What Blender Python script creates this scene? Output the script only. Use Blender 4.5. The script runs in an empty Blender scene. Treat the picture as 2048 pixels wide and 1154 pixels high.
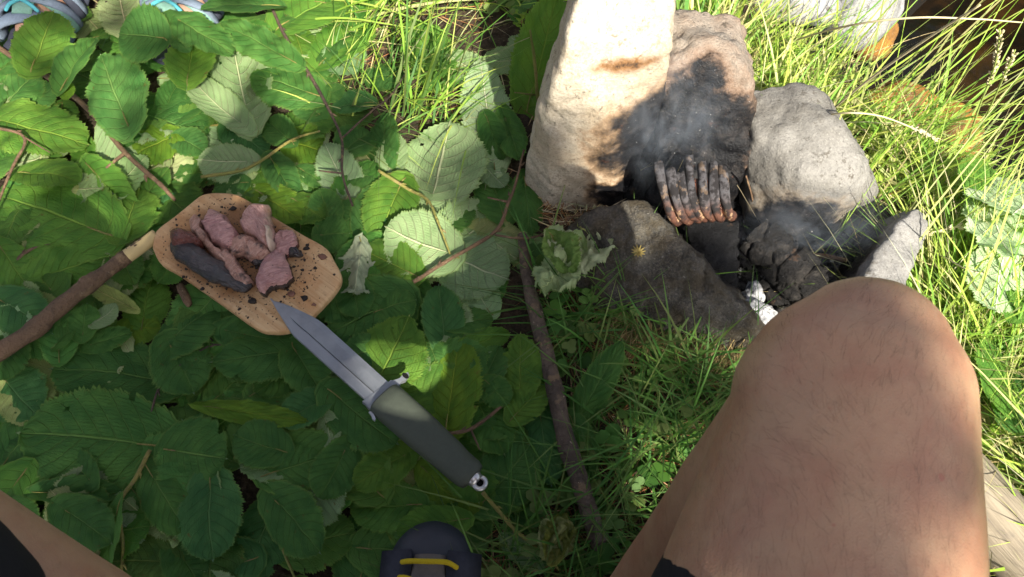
import bpy, bmesh, math, random
import numpy as np
from mathutils import Vector, Matrix, noise
C = bpy.context.scene
COL = C.collection
R = math.radians
rng = random.Random(7)
npr = np.random.default_rng(11)

# ---------------------------------------------------------------- camera
CAM_H, TILT = 0.88, R(27)
FPX, CXP, CYP = 1592.0, 1024.0, 577.0          # focal length and centre in photo pixels
cam = bpy.data.objects.new('camera', bpy.data.cameras.new('camera'))
COL.objects.link(cam)
cam.location = (0, 0, CAM_H)
cam.rotation_euler = (TILT, 0, 0)
cam.data.sensor_width = 6.17
cam.data.lens = 6.17 * FPX / 2048.0
cam.data.clip_start = 0.02
cam.data.clip_end = 500
cam.data.dof.use_dof = True
cam.data.dof.focus_distance = 0.98
cam.data.dof.aperture_fstop = 3.2
C.camera = cam

# ---------------------------------------------------------------- sky, sun, exposure
SHADOW = Vector((-0.36, 0.933)).normalized()     # direction in which shadows fall on the ground
SUN_EL = R(45)
S = Vector((-SHADOW.x * math.cos(SUN_EL), -SHADOW.y * math.cos(SUN_EL), math.sin(SUN_EL)))   # towards the sun
world = bpy.data.worlds.new('World')
C.world = world
world.use_nodes = True
wt = world.node_tree
bg = wt.nodes['Background']
skyn = wt.nodes.new('ShaderNodeTexSky')
skyn.sky_type = 'NISHITA'
skyn.sun_disc = False
skyn.sun_elevation = SUN_EL
skyn.sun_rotation = math.atan2(S.x, S.y)
soft = wt.nodes.new('ShaderNodeHueSaturation')       # pale summer haze
soft.inputs['Saturation'].default_value = 0.6
wt.links.new(skyn.outputs[0], soft.inputs['Color'])
wt.links.new(soft.outputs[0], bg.inputs[0])
bg.inputs[1].default_value = 0.086
skyn.air_density = 0.7
skyn.dust_density = 2.5
skyn.ozone_density = 0.5
sun = bpy.data.objects.new('sun', bpy.data.lights.new('sun', 'SUN'))
COL.objects.link(sun)
sun.data.energy = 4.8
sun.data.angle = R(0.55)
sun.data.color = (1.0, 0.94, 0.80)
sun.rotation_euler = S.to_track_quat('Z', 'Y').to_euler()
sun.location = S * 8
C.view_settings.view_transform = 'Standard'
C.view_settings.look = 'None'
C.view_settings.exposure = 1.35
C.view_settings.gamma = 1
C.view_settings.use_curve_mapping = False
C.render.engine = 'CYCLES'
C.cycles.use_denoising = True
C.cycles.use_adaptive_sampling = True
C.cycles.adaptive_threshold = 0.02
C.cycles.max_bounces = 8
C.cycles.transparent_max_bounces = 12
C.cycles.volume_bounces = 1

# ---------------------------------------------------------------- helpers
FWD = Vector((0, math.sin(TILT), -math.cos(TILT)))
UPV = Vector((0, math.cos(TILT), math.sin(TILT)))
def P(px, py, z=0.0):
    """point at height z seen at a photo pixel"""
    d = FWD + Vector((1, 0, 0)) * ((px - CXP) / FPX) + UPV * ((CYP - py) / FPX)
    t = (z - CAM_H) / d.z
    return Vector((0, 0, CAM_H)) + d * t
def proj(v):
    r = Vector(v) - Vector((0, 0, CAM_H))
    f = r.dot(FWD)
    return (CXP + FPX * r.x / f, CYP - FPX * r.dot(UPV) / f)
def proj_np(x, y, z):
    f = y * FWD.y + (z - CAM_H) * FWD.z
    u = y * UPV.y + (z - CAM_H) * UPV.z
    return CXP + FPX * x / f, CYP - FPX * u / f
def inside(px, py, poly):
    """vectorised point in polygon"""
    res = np.zeros(len(px), bool)
    n = len(poly)
    for i in range(n):
        x0, y0 = poly[i]; x1, y1 = poly[(i + 1) % n]
        c = ((y0 > py) != (y1 > py)) & (px < (x1 - x0) * (py - y0) / ((y1 - y0) or 1e-9) + x0)
        res ^= c
    return res
def sst(a, b, x):
    t = min(1, max(0, (x - a) / (b - a)))
    return t * t * (3 - 2 * t)
def mesh_of(name, V, F, mats=(), smooth=True, uv=None, fmat=None):
    me = bpy.data.meshes.new(name)
    me.from_pydata([tuple(v) for v in V], [], [tuple(f) for f in F])
    for m in (mats if isinstance(mats, (list, tuple)) else [mats]):
        me.materials.append(m)
    if fmat is not None:
        me.polygons.foreach_set('material_index', np.array(fmat, np.int32))
    if smooth:
        me.polygons.foreach_set('use_smooth', np.ones(len(me.polygons), bool))
    if uv is not None:
        lay = me.uv_layers.new(name='UVMap')
        li = np.zeros(len(me.loops), np.int32)
        me.loops.foreach_get('vertex_index', li)
        lay.data.foreach_set('uv', np.asarray(uv, np.float32)[li].ravel())
    me.update()
    return me
def link(name, data, parent=None, label=None, cat=None, group=None, kind=None):
    o = bpy.data.objects.new(name, data)
    COL.objects.link(o)
    if parent is not None:
        o.parent = parent
    tag(o, label, cat, group, kind)
    return o
def tag(o, label=None, cat=None, group=None, kind=None):
    for k, v in (('label', label), ('category', cat), ('group', group), ('kind', kind)):
        if v:
            o[k] = v
    return o
def empty(name, loc, label, cat, group=None):
    """an Empty at a thing's base; parts below it keep world coordinates"""
    o = bpy.data.objects.new(name, None)
    o.empty_display_size = 0.02
    COL.objects.link(o)
    o.location = loc
    return tag(o, label, cat, group)
def part(name, data, root, label=None, kind=None):
    """a part whose mesh is in world coordinates, below a root that is only translated"""
    o = link(name, data, None, label, kind=kind)
    o.parent = root
    base = root
    off = Vector((0, 0, 0))
    while base is not None:
        off += base.location
        base = base.parent
    o.location = -off
    return o

class MB:
    def __init__(s): s.V, s.F, s.M = [], [], []
    def add(s, V, F, m=0):
        o = len(s.V); s.V += [tuple(v) for v in V]; s.F += [tuple(i + o for i in f) for f in F]; s.M += [m] * len(F)
        return s
    def mesh(s, name, mats, smooth=True): return mesh_of(name, s.V, s.F, mats, smooth, fmat=s.M)
def spline(pts, n):
    """Catmull-Rom through points, n samples per span"""
    p = [Vector(q) for q in pts]
    p = [p[0] * 2 - p[1]] + p + [p[-1] * 2 - p[-2]]
    out = []
    for i in range(1, len(p) - 2):
        for k in range(n):
            t = k / n
            a, b, c, d = p[i - 1], p[i], p[i + 1], p[i + 2]
            out.append(0.5 * ((2 * b) + (c - a) * t + (2 * a - 5 * b + 4 * c - d) * t * t + (3 * b - a - 3 * c + d) * t ** 3))
    out.append(p[-2])
    return out
def lerp_list(vals, n):
    x = np.linspace(0, len(vals) - 1, n)
    return np.interp(x, range(len(vals)), vals)
def tube(pts, rad, sides=10, cap=True, flat=1.0, upref=None, bump=0.0, seed=0.0, round_end=False):
    """tube along points; rad number or list; flat squashes along the second axis"""
    pts = [Vector(p) for p in pts]
    n = len(pts)
    rad = [rad] * n if not hasattr(rad, '__len__') else list(lerp_list(rad, n))
    if round_end:
        for e, d in ((0, 1), (-1, -1)):
            a = pts[e]; t = (pts[e] - pts[e + d]).normalized(); r = rad[e]
            ext = [(a + t * r * math.sin(q) * 0.9, r * math.cos(q)) for q in (0.5, 0.95, 1.3)]
            if e == 0:
                pts = [q for q, _ in reversed(ext)] + pts; rad = [q for _, q in reversed(ext)] + rad
            else:
                pts = pts + [q for q, _ in ext]; rad = rad + [q for _, q in ext]
        n = len(pts)
    V, F = [], []
    u = None
    for i, p in enumerate(pts):
        t = (pts[min(i + 1, n - 1)] - pts[max(i - 1, 0)]).normalized()
        if u is None:
            ref = Vector(upref) if upref else (Vector((0, 0, 1)) if abs(t.z) < 0.9 else Vector((1, 0, 0)))
            u = ref.cross(t).normalized()
        u = (u - t * u.dot(t)).normalized()
        w = t.cross(u)
        for k in range(sides):
            a = 2 * math.pi * k / sides
            r = rad[i]
            if bump:
                q = p + u * math.cos(a) * r + w * math.sin(a) * r
                r *= 1 + bump * noise.noise(q * (0.35 / max(rad[i], 1e-4)) + Vector((seed, 0, 0)))
            V.append(p + u * math.cos(a) * r + w * math.sin(a) * r * flat)
    for i in range(n - 1):
        for k in range(sides):
            a, b = i * sides + k, i * sides + (k + 1) % sides
            F.append((a, b, b + sides, a + sides))
    if cap:
        F.append(tuple(reversed(range(sides))))
        F.append(tuple(range((n - 1) * sides, n * sides)))
    return V, F
def ellipsoid(c, r, rot=None, nu=16, nv=10):
    c = Vector(c); V, F = [], []
    M = rot if rot is not None else Matrix.Identity(3)
    V.append(c + M @ Vector((0, 0, r[2])))
    for j in range(1, nv):
        th = math.pi * j / nv
        for i in range(nu):
            ph = 2 * math.pi * i / nu
            V.append(c + M @ Vector((r[0] * math.sin(th) * math.cos(ph), r[1] * math.sin(th) * math.sin(ph), r[2] * math.cos(th))))
    V.append(c + M @ Vector((0, 0, -r[2])))
    for i in range(nu):
        F.append((0, 1 + i, 1 + (i + 1) % nu))
        F.append((len(V) - 1, 1 + (nv - 2) * nu + (i + 1) % nu, 1 + (nv - 2) * nu + i))
    for j in range(nv - 2):
        for i in range(nu):
            a = 1 + j * nu + i; b = 1 + j * nu + (i + 1) % nu
            F.append((a, a + nu, b + nu, b))
    return V, F
def limb(pts, rad, sides=18, n=6):
    q = spline(pts, n)
    return tube(q, list(lerp_list(rad, len(q))), sides, round_end=True)
def fuse(name, prims, voxel, smooth_it=4, smooth_f=0.5, post=None):
    """union of closed shells as one continuous smooth mesh (voxel remesh)"""
    b = MB()
    for V, F in prims:
        b.add(V, F)
    me = b.mesh(name + '_raw', [])
    bm = bmesh.new(); bm.from_mesh(me); bmesh.ops.recalc_face_normals(bm, faces=bm.faces); bm.to_mesh(me); bm.free()
    o = bpy.data.objects.new('raw', me); COL.objects.link(o)
    m = o.modifiers.new('r', 'REMESH'); m.mode = 'VOXEL'; m.voxel_size = voxel
    if smooth_it:
        s = o.modifiers.new('s', 'SMOOTH'); s.iterations = smooth_it; s.factor = smooth_f
    dg = bpy.context.evaluated_depsgraph_get()
    out = bpy.data.meshes.new_from_object(o.evaluated_get(dg), depsgraph=dg)
    out.name = name
    bpy.data.objects.remove(o); bpy.data.meshes.remove(me)
    out.polygons.foreach_set('use_smooth', np.ones(len(out.polygons), bool))
    return out
def hull(points):
    bm = bmesh.new()
    for p in points:
        bm.verts.new(p)
    r = bmesh.ops.convex_hull(bm, input=bm.verts)
    junk = list({e for e in r['geom_interior'] + r['geom_unused'] if isinstance(e, bmesh.types.BMVert)})
    bmesh.ops.delete(bm, geom=junk, context='VERTS')
    bm.verts.index_update()
    V = [v.co.copy() for v in bm.verts]; F = [[v.index for v in f.verts] for f in bm.faces]
    bm.free()
    return V, F
def roughen(me, amp, scale, octaves=4, seed=0.0, ridged=0.0, crack=0.0, crack_scale=20):
    """real relief: push vertices along their normals by noise, ridges and cracks"""
    n = len(me.vertices)
    off = Vector((seed, seed * 1.7, -seed))
    me.update()
    new = []
    for v in me.vertices:
        p = v.co + off
        d = amp * noise.fractal(p * scale, 0.9, 2.1, octaves)
        if ridged:
            d -= ridged * max(0, 1 - abs(noise.noise(p * scale * 1.3 + Vector((5, 5, 5)))) * 7)
        if crack:
            dist, _ = noise.voronoi(p * crack_scale)
            d -= crack * max(0, 1 - (dist[1] - dist[0]) * 7)
        new.append(v.co + v.normal * d)
    for v, c in zip(me.vertices, new):
        v.co = c
    me.update()
def blob(name, outline, z0, thick, mats, rough=0.001, scale=60, seed=0.0, rings=7, power=2.2, world_pts=False, dome=1.0):
    """rounded lump over an outline (star-shaped) given in photo pixels at height z0"""
    pts = outline if world_pts else [P(x, y, z0) for x, y in outline]
    pts = [Vector(p) for p in spline(list(pts) + [pts[0]], 4)[:-1]]
    c = sum(pts, Vector()) / len(pts)
    V, F = [], []
    n = len(pts)
    for j in range(rings):
        t = j / (rings - 1)
        s = math.cos(t * math.pi / 2) ** (2 / power) if t < 1 else 0.0
        h = math.sin(t * math.pi / 2) ** (2 / power)
        if j == rings - 1:
            V.append(c + Vector((0, 0, thick)))
            break
        for p in pts:
            q = c + (p - c) * s
            q.z = p.z + thick * h
            V.append(q)
    for j in range(rings - 2):
        for i in range(n):
            a, b = j * n + i, j * n + (i + 1) % n
            F.append((a, b, b + n, a + n))
    top = len(V) - 1
    for i in range(n):
        F.append(((rings - 2) * n + i, (rings - 2) * n + (i + 1) % n, top))
    F.append(tuple(reversed(range(n))))
    me = mesh_of(name, V, F, mats)
    bm = bmesh.new(); bm.from_mesh(me); bmesh.ops.recalc_face_normals(bm, faces=bm.faces)
    bm.to_mesh(me); bm.free(); me.update()
    if rough:
        roughen(me, rough, scale, 3, seed)
    return me

# ---------------------------------------------------------------- material helpers
class NT:
    def __init__(s, name):
        s.mat = bpy.data.materials.new(name); s.mat.use_nodes = True
        s.t = s.mat.node_tree; s.t.nodes.clear()
        s.out = s.t.nodes.new('ShaderNodeOutputMaterial')
    def put(s, sock, v):
        if isinstance(v, bpy.types.NodeSocket): s.t.links.new(v, sock)
        elif v is not None:
            if hasattr(v, '__len__') and len(v) == 3 and sock.type == 'RGBA': v = (*v, 1)
            sock.default_value = v
    def n(s, typ, out=0, ins=None, **props):
        nd = s.t.nodes.new('ShaderNode' + typ)
        for k, v in props.items(): setattr(nd, k, v)
        for k, v in (ins or {}).items(): s.put(nd.inputs[k], v)
        return nd.outputs[out] if out is not None else nd
    def m(s, op, a, b=None, c=None, clamp=False):
        ins = {0: a}
        if b is not None: ins[1] = b
        if c is not None: ins[2] = c
        return s.n('Math', 0, ins, operation=op, use_clamp=clamp)
    def mix(s, f, a, b, mode='MIX'):
        nd = s.t.nodes.new('ShaderNodeMix'); nd.data_type = 'RGBA'; nd.blend_type = mode; nd.clamp_factor = True
        s.put(nd.inputs[0], f); s.put(nd.inputs[6], a); s.put(nd.inputs[7], b)
        return nd.outputs[2]
    def step(s, a, b, x):
        return s.n('MapRange', 0, {0: x, 1: a, 2: b, 3: 0.0, 4: 1.0}, interpolation_type='SMOOTHSTEP')
    def noise(s, vec, scale, detail=4, rough=0.55, out=0, dist=0.0):
        return s.n('TexNoise', out, {'Vector': vec, 'Scale': scale, 'Detail': detail, 'Roughness': rough, 'Distortion': dist})
    def pos(s): return s.n('NewGeometry', 0)
    def obj(s): return s.n('TexCoord', 3)
    def scaled(s, vec, sc, loc=(0, 0, 0), rot=(0, 0, 0)):
        return s.n('Mapping', 0, {0: vec, 1: loc, 2: rot, 3: sc})
    def bump(s, h, strength=0.5, dist=0.002, normal=None):
        return s.n('Bump', 0, {'Height': h, 'Strength': strength, 'Distance': dist, 'Normal': normal} if normal else {'Height': h, 'Strength': strength, 'Distance': dist})
    def bsdf(s, col, rough=0.6, normal=None, spec=0.4, metal=0.0, sss=0.0, **kw):
        nd = s.t.nodes.new('ShaderNodeBsdfPrincipled')
        s.put(nd.inputs['Base Color'], col); s.put(nd.inputs['Roughness'], rough); s.put(nd.inputs['Specular IOR Level'], spec)
        s.put(nd.inputs['Metallic'], metal)
        if normal: s.put(nd.inputs['Normal'], normal)
        if sss:
            nd.inputs['Subsurface Weight'].default_value = sss
            nd.inputs['Subsurface Radius'].default_value = (1, 0.35, 0.2)
            nd.inputs['Subsurface Scale'].default_value = 0.006
        for k, v in kw.items(): s.put(nd.inputs[k], v)
        return nd.outputs[0]
    def done(s, shader): s.t.links.new(shader, s.out.inputs[0]); return s.mat
    def addsh(s, f, a, b):
        nd = s.t.nodes.new('ShaderNodeMixShader'); s.put(nd.inputs[0], f); s.put(nd.inputs[1], a); s.put(nd.inputs[2], b)
        return nd.outputs[0]
# ---------------------------------------------------------------- materials
def soot_mask(t, soots, pos):
    """soot as a stain: near the fire places, with a ragged edge of its own"""
    nz = t.noise(pos, 26, 5, 0.65)
    nz = t.m('SUBTRACT', nz, 0.5)
    acc = None
    for (c, r0, r1) in soots:
        d = t.n('VectorMath', 1, {0: pos, 1: tuple(c)}, operation='DISTANCE')
        d = t.m('ADD', d, t.m('MULTIPLY', nz, 0.09))
        k = t.step(r1, r0, d)
        acc = k if acc is None else t.m('MAXIMUM', acc, k)
    return acc
def stone(name, ca, cb, cc=(0.09, 0.08, 0.07), soots=(), speck=0.55, tint=(0.30, 0.17, 0.09), moss=None, bumpk=1.0, stain=None):
    t = NT(name); p = t.pos()
    n1 = t.noise(p, 16, 6, 0.62); n2 = t.noise(p, 90, 6, 0.7); n3 = t.noise(p, 420, 3, 0.6)
    col = t.mix(t.step(0.35, 0.66, n1), ca, cb)
    col = t.mix(t.m('MULTIPLY', t.step(0.55, 0.75, n2), 0.55), col, cc)
    gr = t.step(.42, .62, t.noise(p, 300, 3, .7))
    col = t.mix(t.m('MULTIPLY', gr, .32), col, cc)
    pit = t.m('MULTIPLY', t.step(.56, .64, t.noise(p, 75, 4, .7)), t.step(.45, .65, t.noise(p, 13, 2, .5)))
    col = t.mix(t.m('MULTIPLY', pit, .85), col, (0.07, 0.058, 0.045))
    sp = t.step(0.64, 0.71, t.noise(p, 170, 3, 0.5))
    col = t.mix(t.m('MULTIPLY', sp, speck), col, (0.05, 0.045, 0.04))
    col = t.mix(t.m('MULTIPLY', t.step(0.6, 0.8, n3), 0.35), col, (0.62, 0.60, 0.55))
    if moss:
        k = t.step(0.42, 0.62, t.noise(p, 40, 5, 0.7))
        col = t.mix(t.m('MULTIPLY', k, 0.75), col, moss)
    if stain:
        dv = t.n('VectorMath', 0, {0: t.n('VectorMath', 0, {0: p, 1: tuple(stain)}, operation='SUBTRACT'), 1: (20, 20, 75)}, operation='MULTIPLY')
        dl = t.m('ADD', t.n('VectorMath', 1, {0: dv}, operation='LENGTH'), t.m('MULTIPLY', t.m('SUBTRACT', n2, .5), 1.2))
        col = t.mix(t.m('MULTIPLY', t.step(1.1, .3, dl), .9), col, (0.20, 0.085, 0.02))
        col = t.mix(t.step(.42, .1, dl), col, (0.035, 0.02, 0.012))
    rough = 0.85
    if soots:
        so = soot_mask(t, soots, p)
        edge = t.step(0.0, 0.55, so)
        col = t.mix(t.m('MULTIPLY', edge, 0.75), col, tint)
        n4 = t.noise(p, 60, 5, 0.7)
        black = t.mix(t.step(0.45, 0.75, n4), (0.006, 0.006, 0.0075), (0.036, 0.030, 0.028))
        black = t.mix(t.m('MULTIPLY', t.step(.63, .72, t.noise(p, 38, 4, .6)), .6), black, (0.075, 0.032, 0.018))
        col = t.mix(t.step(0.25, 0.8, so), col, black)
        ash = t.step(0.71, 0.76, t.noise(p, 330, 2, 0.5))
        col = t.mix(t.m('MULTIPLY', ash, t.m('MULTIPLY', so, 0.8)), col, (0.45, 0.44, 0.44))
        rough = t.m('SUBTRACT', 0.86, t.m('MULTIPLY', so, 0.40))
    h = t.m('ADD', t.m('MULTIPLY', n2, 0.6), t.m('ADD', t.m('MULTIPLY', n3, 0.25), t.m('MULTIPLY', n1, 0.5)))
    return t.done(t.bsdf(col, rough, t.bump(h, 0.7 * bumpk, 0.006), 0.3))
FIRE = P(1345, 330, 0.10)
m_stone_pale = stone('pale_stone', (0.53, 0.465, 0.37), (0.42, 0.345, 0.25), (0.17, 0.13, 0.09),
                     [(P(1322, 262, 0.13), 0.035, 0.125), (P(1262, 395, 0.03), 0.02, 0.075)], tint=(0.30, 0.17, 0.08), stain=P(1255, 140, .25))
m_stone_soot = stone('sooty_stone', (0.30, 0.26, 0.22), (0.22, 0.16, 0.12), (0.12, 0.10, 0.08),
                     [(P(1375, 290, 0.12), 0.055, 0.115), (P(1400, 195, 0.20), 0.016, 0.074), (P(1370, 400, 0.03), 0.06, 0.11)], tint=(0.20, 0.12, 0.078), bumpk=1.5)
m_stone_grey = stone('grey_stone', (0.225, 0.215, 0.20), (0.155, 0.145, 0.13), (0.08, 0.075, 0.07),
                     [(P(1580, 490, 0.02), 0.04, 0.10)], tint=(0.24, 0.19, 0.14))
m_stone_slab = stone('slab_stone', (0.23, 0.222, 0.214), (0.155, 0.15, 0.145), (0.07, 0.065, 0.06),
                     [(P(1650, 520, 0.03), 0.05, 0.10)], tint=(0.12, 0.10, 0.09))
m_stone_dark = stone('dark_mossy_stone', (0.085, 0.080, 0.071), (0.038, 0.034, 0.031), (0.19, 0.17, 0.13),
                     [(P(1430, 500, 0.03), 0.03, 0.08)], moss=(0.055, 0.042, 0.024), speck=0.5, tint=(0.05, 0.042, 0.035), bumpk=2.2)
m_stone_far = stone('stream_stone', (0.36, 0.36, 0.37), (0.22, 0.22, 0.22))
m_stone_wet = stone('wet_orange_stone', (0.34, 0.16, 0.03), (0.14, 0.07, 0.025), (0.05, 0.03, 0.015))

def mk_soil():
    t = NT('soil'); p = t.pos()
    n1 = t.noise(p, 9, 5, 0.6); n2 = t.noise(p, 70, 6, 0.7); n3 = t.noise(p, 260, 4, 0.7)
    col = t.mix(t.step(0.35, 0.7, n2), (0.030, 0.021, 0.014), (0.085, 0.060, 0.040))
    col = t.mix(t.m('MULTIPLY', t.step(0.5, 0.7, n3), 0.5), col, (0.15, 0.105, 0.07))
    # scorched, ashy earth in the hearth
    d = t.n('VectorMath', 1, {0: p, 1: tuple(P(1480, 520, 0))}, operation='DISTANCE')
    d = t.m('ADD', d, t.m('MULTIPLY', t.m('SUBTRACT', n1, 0.5), 0.12))
    ash = t.step(0.21, 0.12, d)
    ac = t.mix(t.step(0.42, 0.62, n2), (0.018, 0.017, 0.017), (0.20, 0.19, 0.19))
    col = t.mix(ash, col, ac)
    # wet stream banks, near-black colour stands in for shade in the hollow
    z = t.n('SeparateXYZ', 2, {0: p})
    wet = t.step(-0.03, -0.10, z)
    wc = t.mix(t.step(0.5, 0.72, t.noise(p, 22, 4, 0.6)), (0.008, 0.006, 0.004), (0.055, 0.026, 0.007))
    col = t.mix(wet, col, wc)
    rough = t.m('SUBTRACT', 0.95, t.m('MULTIPLY', wet, 0.35))
    h = t.m('ADD', n2, t.m('MULTIPLY', n3, 0.6))
    return t.done(t.bsdf(col, rough, t.bump(h, 0.9, 0.012), 0.25))
m_soil = mk_soil()
def mk_water():
    t = NT('shaded_water'); p = t.pos()
    nz = t.noise(p, 14, 2, 0.5)
    col = t.mix(t.step(0.45, 0.75, t.noise(p, 7, 4, 0.6)), (0.004, 0.003, 0.002), (0.03, 0.014, 0.004))  # near-black brown puts the hollow's shade into the water colour
    return t.done(t.bsdf(col, 0.08, t.bump(nz, 0.25, 0.01), 0.5))
m_water = mk_water()

def vein_nodes(t, nv=8.0, sweep=0.30):
    uv = t.n('UVMap', 0, uv_map='UVMap')
    sep = t.n('SeparateXYZ', None, {0: uv})
    u = sep.outputs[0]
    w = t.m('ABSOLUTE', t.m('SUBTRACT', t.m('MULTIPLY', sep.outputs[1], 2.0), 1.0))
    wob = t.m('MULTIPLY', t.m('SUBTRACT', t.noise(uv, 9, 2, 0.5), 0.5), 0.03)
    s = t.m('ADD', t.m('SUBTRACT', u, t.m('MULTIPLY', t.m('POWER', w, 1.15), sweep)), wob)
    f = t.m('ABSOLUTE', t.m('SUBTRACT', t.m('FRACT', t.m('ADD', t.m('MULTIPLY', s, nv), 0.5)), 0.5))
    sec = t.step(t.m('SUBTRACT', 0.085, t.m('MULTIPLY', w, 0.05)), 0.0, f)
    mid = t.step(0.045, 0.012, w)
    f2 = t.m('ABSOLUTE', t.m('SUBTRACT', t.m('FRACT', t.m('ADD', t.m('MULTIPLY', w, 13.0), t.m('MULTIPLY', t.noise(uv, 22, 2, 0.6), 1.6))), 0.5))
    ter = t.step(0.12, 0.0, f2)
    return uv, u, w, sec, mid, ter
def mk_leaf(name, top_a, top_b, under_a, under_b, trans=0.28, dry=0.0):
    t = NT(name)
    uv, u, w, sec, mid, ter = vein_nodes(t)
    oi = t.n('ObjectInfo', None)
    rnd, ocol = oi.outputs['Random'], oi.outputs['Color']
    shift = t.n('Combine' 'XYZ', 0, {0: t.m('MULTIPLY', rnd, 40), 1: t.m('MULTIPLY', rnd, 17), 2: 0.0})
    uvr = t.n('VectorMath', 0, {0: uv, 1: shift}, operation='ADD')
    blot = t.noise(uvr, 3.2, 4, 0.6)
    fine = t.noise(uvr, 38, 4, 0.65)
    top = t.mix(t.step(0.3, 0.72, blot), top_a, top_b)
    top = t.mix(t.m('MULTIPLY', t.step(0.45, 0.7, fine), 0.35), top, t.mix(0.5, top_a, (0.02, 0.05, 0.012)))
    und = t.mix(t.step(0.3, 0.7, blot), under_a, under_b)
    veins = t.m('MAXIMUM', t.m('MULTIPLY', sec, 0.75), mid)
    top = t.mix(t.m('MULTIPLY', t.m('MAXIMUM', veins, t.m('MULTIPLY', ter, .25)), 0.62), top, (0.19, 0.33, 0.07))
    und = t.mix(t.m('MULTIPLY', t.m('MAXIMUM', veins, t.m('MULTIPLY', ter, 0.30)), 0.9), und, (0.60, 0.64, 0.36))
    back = t.n('NewGeometry', 6)
    col = t.mix(back, top, und)
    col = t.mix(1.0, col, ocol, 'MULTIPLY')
    # brown nibbled spots, more towards the margin
    sp = t.step(0.70, 0.755, t.m('ADD', t.noise(uvr, 7.5, 3, 0.6), t.m('MULTIPLY', w, 0.05)))
    col = t.mix(t.m('MULTIPLY', sp, 0.8), col, (0.13, 0.062, 0.018))
    dust = t.step(0.765, 0.80, t.noise(uvr, 60, 2, 0.5))
    col = t.mix(t.m('MULTIPLY', dust, 0.6), col, (0.03, 0.028, 0.02))
    edge = t.step(0.93, 1.0, w)
    col = t.mix(t.m('MULTIPLY', edge, 0.35), col, (0.22, 0.30, 0.06))
    h = t.m('SUBTRACT', t.m('MULTIPLY', fine, 0.35), t.m('ADD', t.m('MULTIPLY', veins, 1.1), t.m('MULTIPLY', ter, 0.45)))
    nrm = t.bump(h, 0.85, 0.0026)
    d = t.bsdf(col, t.m('ADD', 0.56, t.m('MULTIPLY', blot, 0.25)), nrm, 0.24)
    tc = t.mix(t.m('MULTIPLY', veins, 0.5), t.mix(1.0, (0.19, 0.40, 0.02), ocol, 'MULTIPLY'), (0.06, 0.14, 0.015))
    tr = t.n('BsdfTranslucent', 0, {0: tc, 1: nrm})
    return t.done(t.addsh(trans, d, tr))
m_leaf = mk_leaf('hazel_leaf', (0.038, 0.126, 0.023), (0.094, 0.218, 0.042), (0.22, 0.33, 0.14), (0.28, 0.38, 0.18))
m_leaf_wilt = mk_leaf('wilted_leaf', (0.16, 0.22, 0.07), (0.22, 0.26, 0.10), (0.34, 0.40, 0.24), (0.40, 0.44, 0.27), 0.2)
def mk_tinted(name, rough=0.55, trans=0.35, spec=0.3):
    """colour from each blade's own tint"""
    t = NT(name)
    c = t.n('VertexColor', 0, layer_name='tint')
    d = t.bsdf(c, rough, None, spec)
    tr = t.n('BsdfTranslucent', 0, {0: c})
    return t.done(t.addsh(trans, d, tr))
m_grass = mk_tinted('grass_blade')
m_litter = mk_tinted('dry_litter', 0.8, 0.0, 0.15)

def mk_bark(name, ca, cb, cc, lent=0.5, sx=1.0):
    t = NT(name); p = t.pos()
    n1 = t.noise(p, 22, 5, 0.6); n2 = t.noise(p, 160, 5, 0.7); n3 = t.noise(p, 55, 3, 0.6)
    col = t.mix(t.step(0.35, 0.65, n1), ca, cb)
    col = t.mix(t.m('MULTIPLY', t.step(0.5, 0.68, n2), 0.6), col, cc)
    len_ = t.step(0.70, 0.76, t.noise(p, 210, 2, 0.5))
    col = t.mix(t.m('MULTIPLY', len_, lent), col, (0.42, 0.34, 0.24))
    patch = t.step(0.57, 0.68, n3)
    col = t.mix(t.m('MULTIPLY', patch, 0.5), col, (0.30, 0.20, 0.11))
    h = t.m('ADD', n2, t.m('MULTIPLY', n3, 0.8))
    return t.done(t.bsdf(col, 0.68, t.bump(h, 1.0, 0.005), 0.35))
m_bark = mk_bark('hazel_bark', (0.115, 0.070, 0.040), (0.175, 0.105, 0.060), (0.06, 0.038, 0.026))
m_bark_grey = mk_bark('grey_bark', (0.065, 0.047, 0.036), (0.15, 0.108, 0.080), (0.030, 0.022, 0.018), 0.8)
m_bark_dark = mk_bark('dark_twig_bark', (0.055, 0.038, 0.028), (0.10, 0.065, 0.045), (0.03, 0.022, 0.018), 0.25)
m_stem = mk_bark('green_stem', (0.19, 0.20, 0.045), (0.27, 0.23, 0.06), (0.14, 0.10, 0.035), 0.1)
m_log = mk_bark('weathered_wood', (0.34, 0.27, 0.18), (0.22, 0.175, 0.125), (0.09, 0.075, 0.06), 0.3)
def plain(name, col, rough=0.6, spec=0.4, n=0.25, sc=80, bump=0.4, dist=0.001, metal=0.0, dark=0.55):
    t = NT(name); p = t.pos()
    nz = t.noise(p, sc, 5, 0.65)
    c = t.mix(t.m('MULTIPLY', t.step(0.35, 0.7, nz), n), col, tuple(x * dark for x in col))
    return t.done(t.bsdf(c, rough, t.bump(nz, bump, dist), spec, metal))
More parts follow.
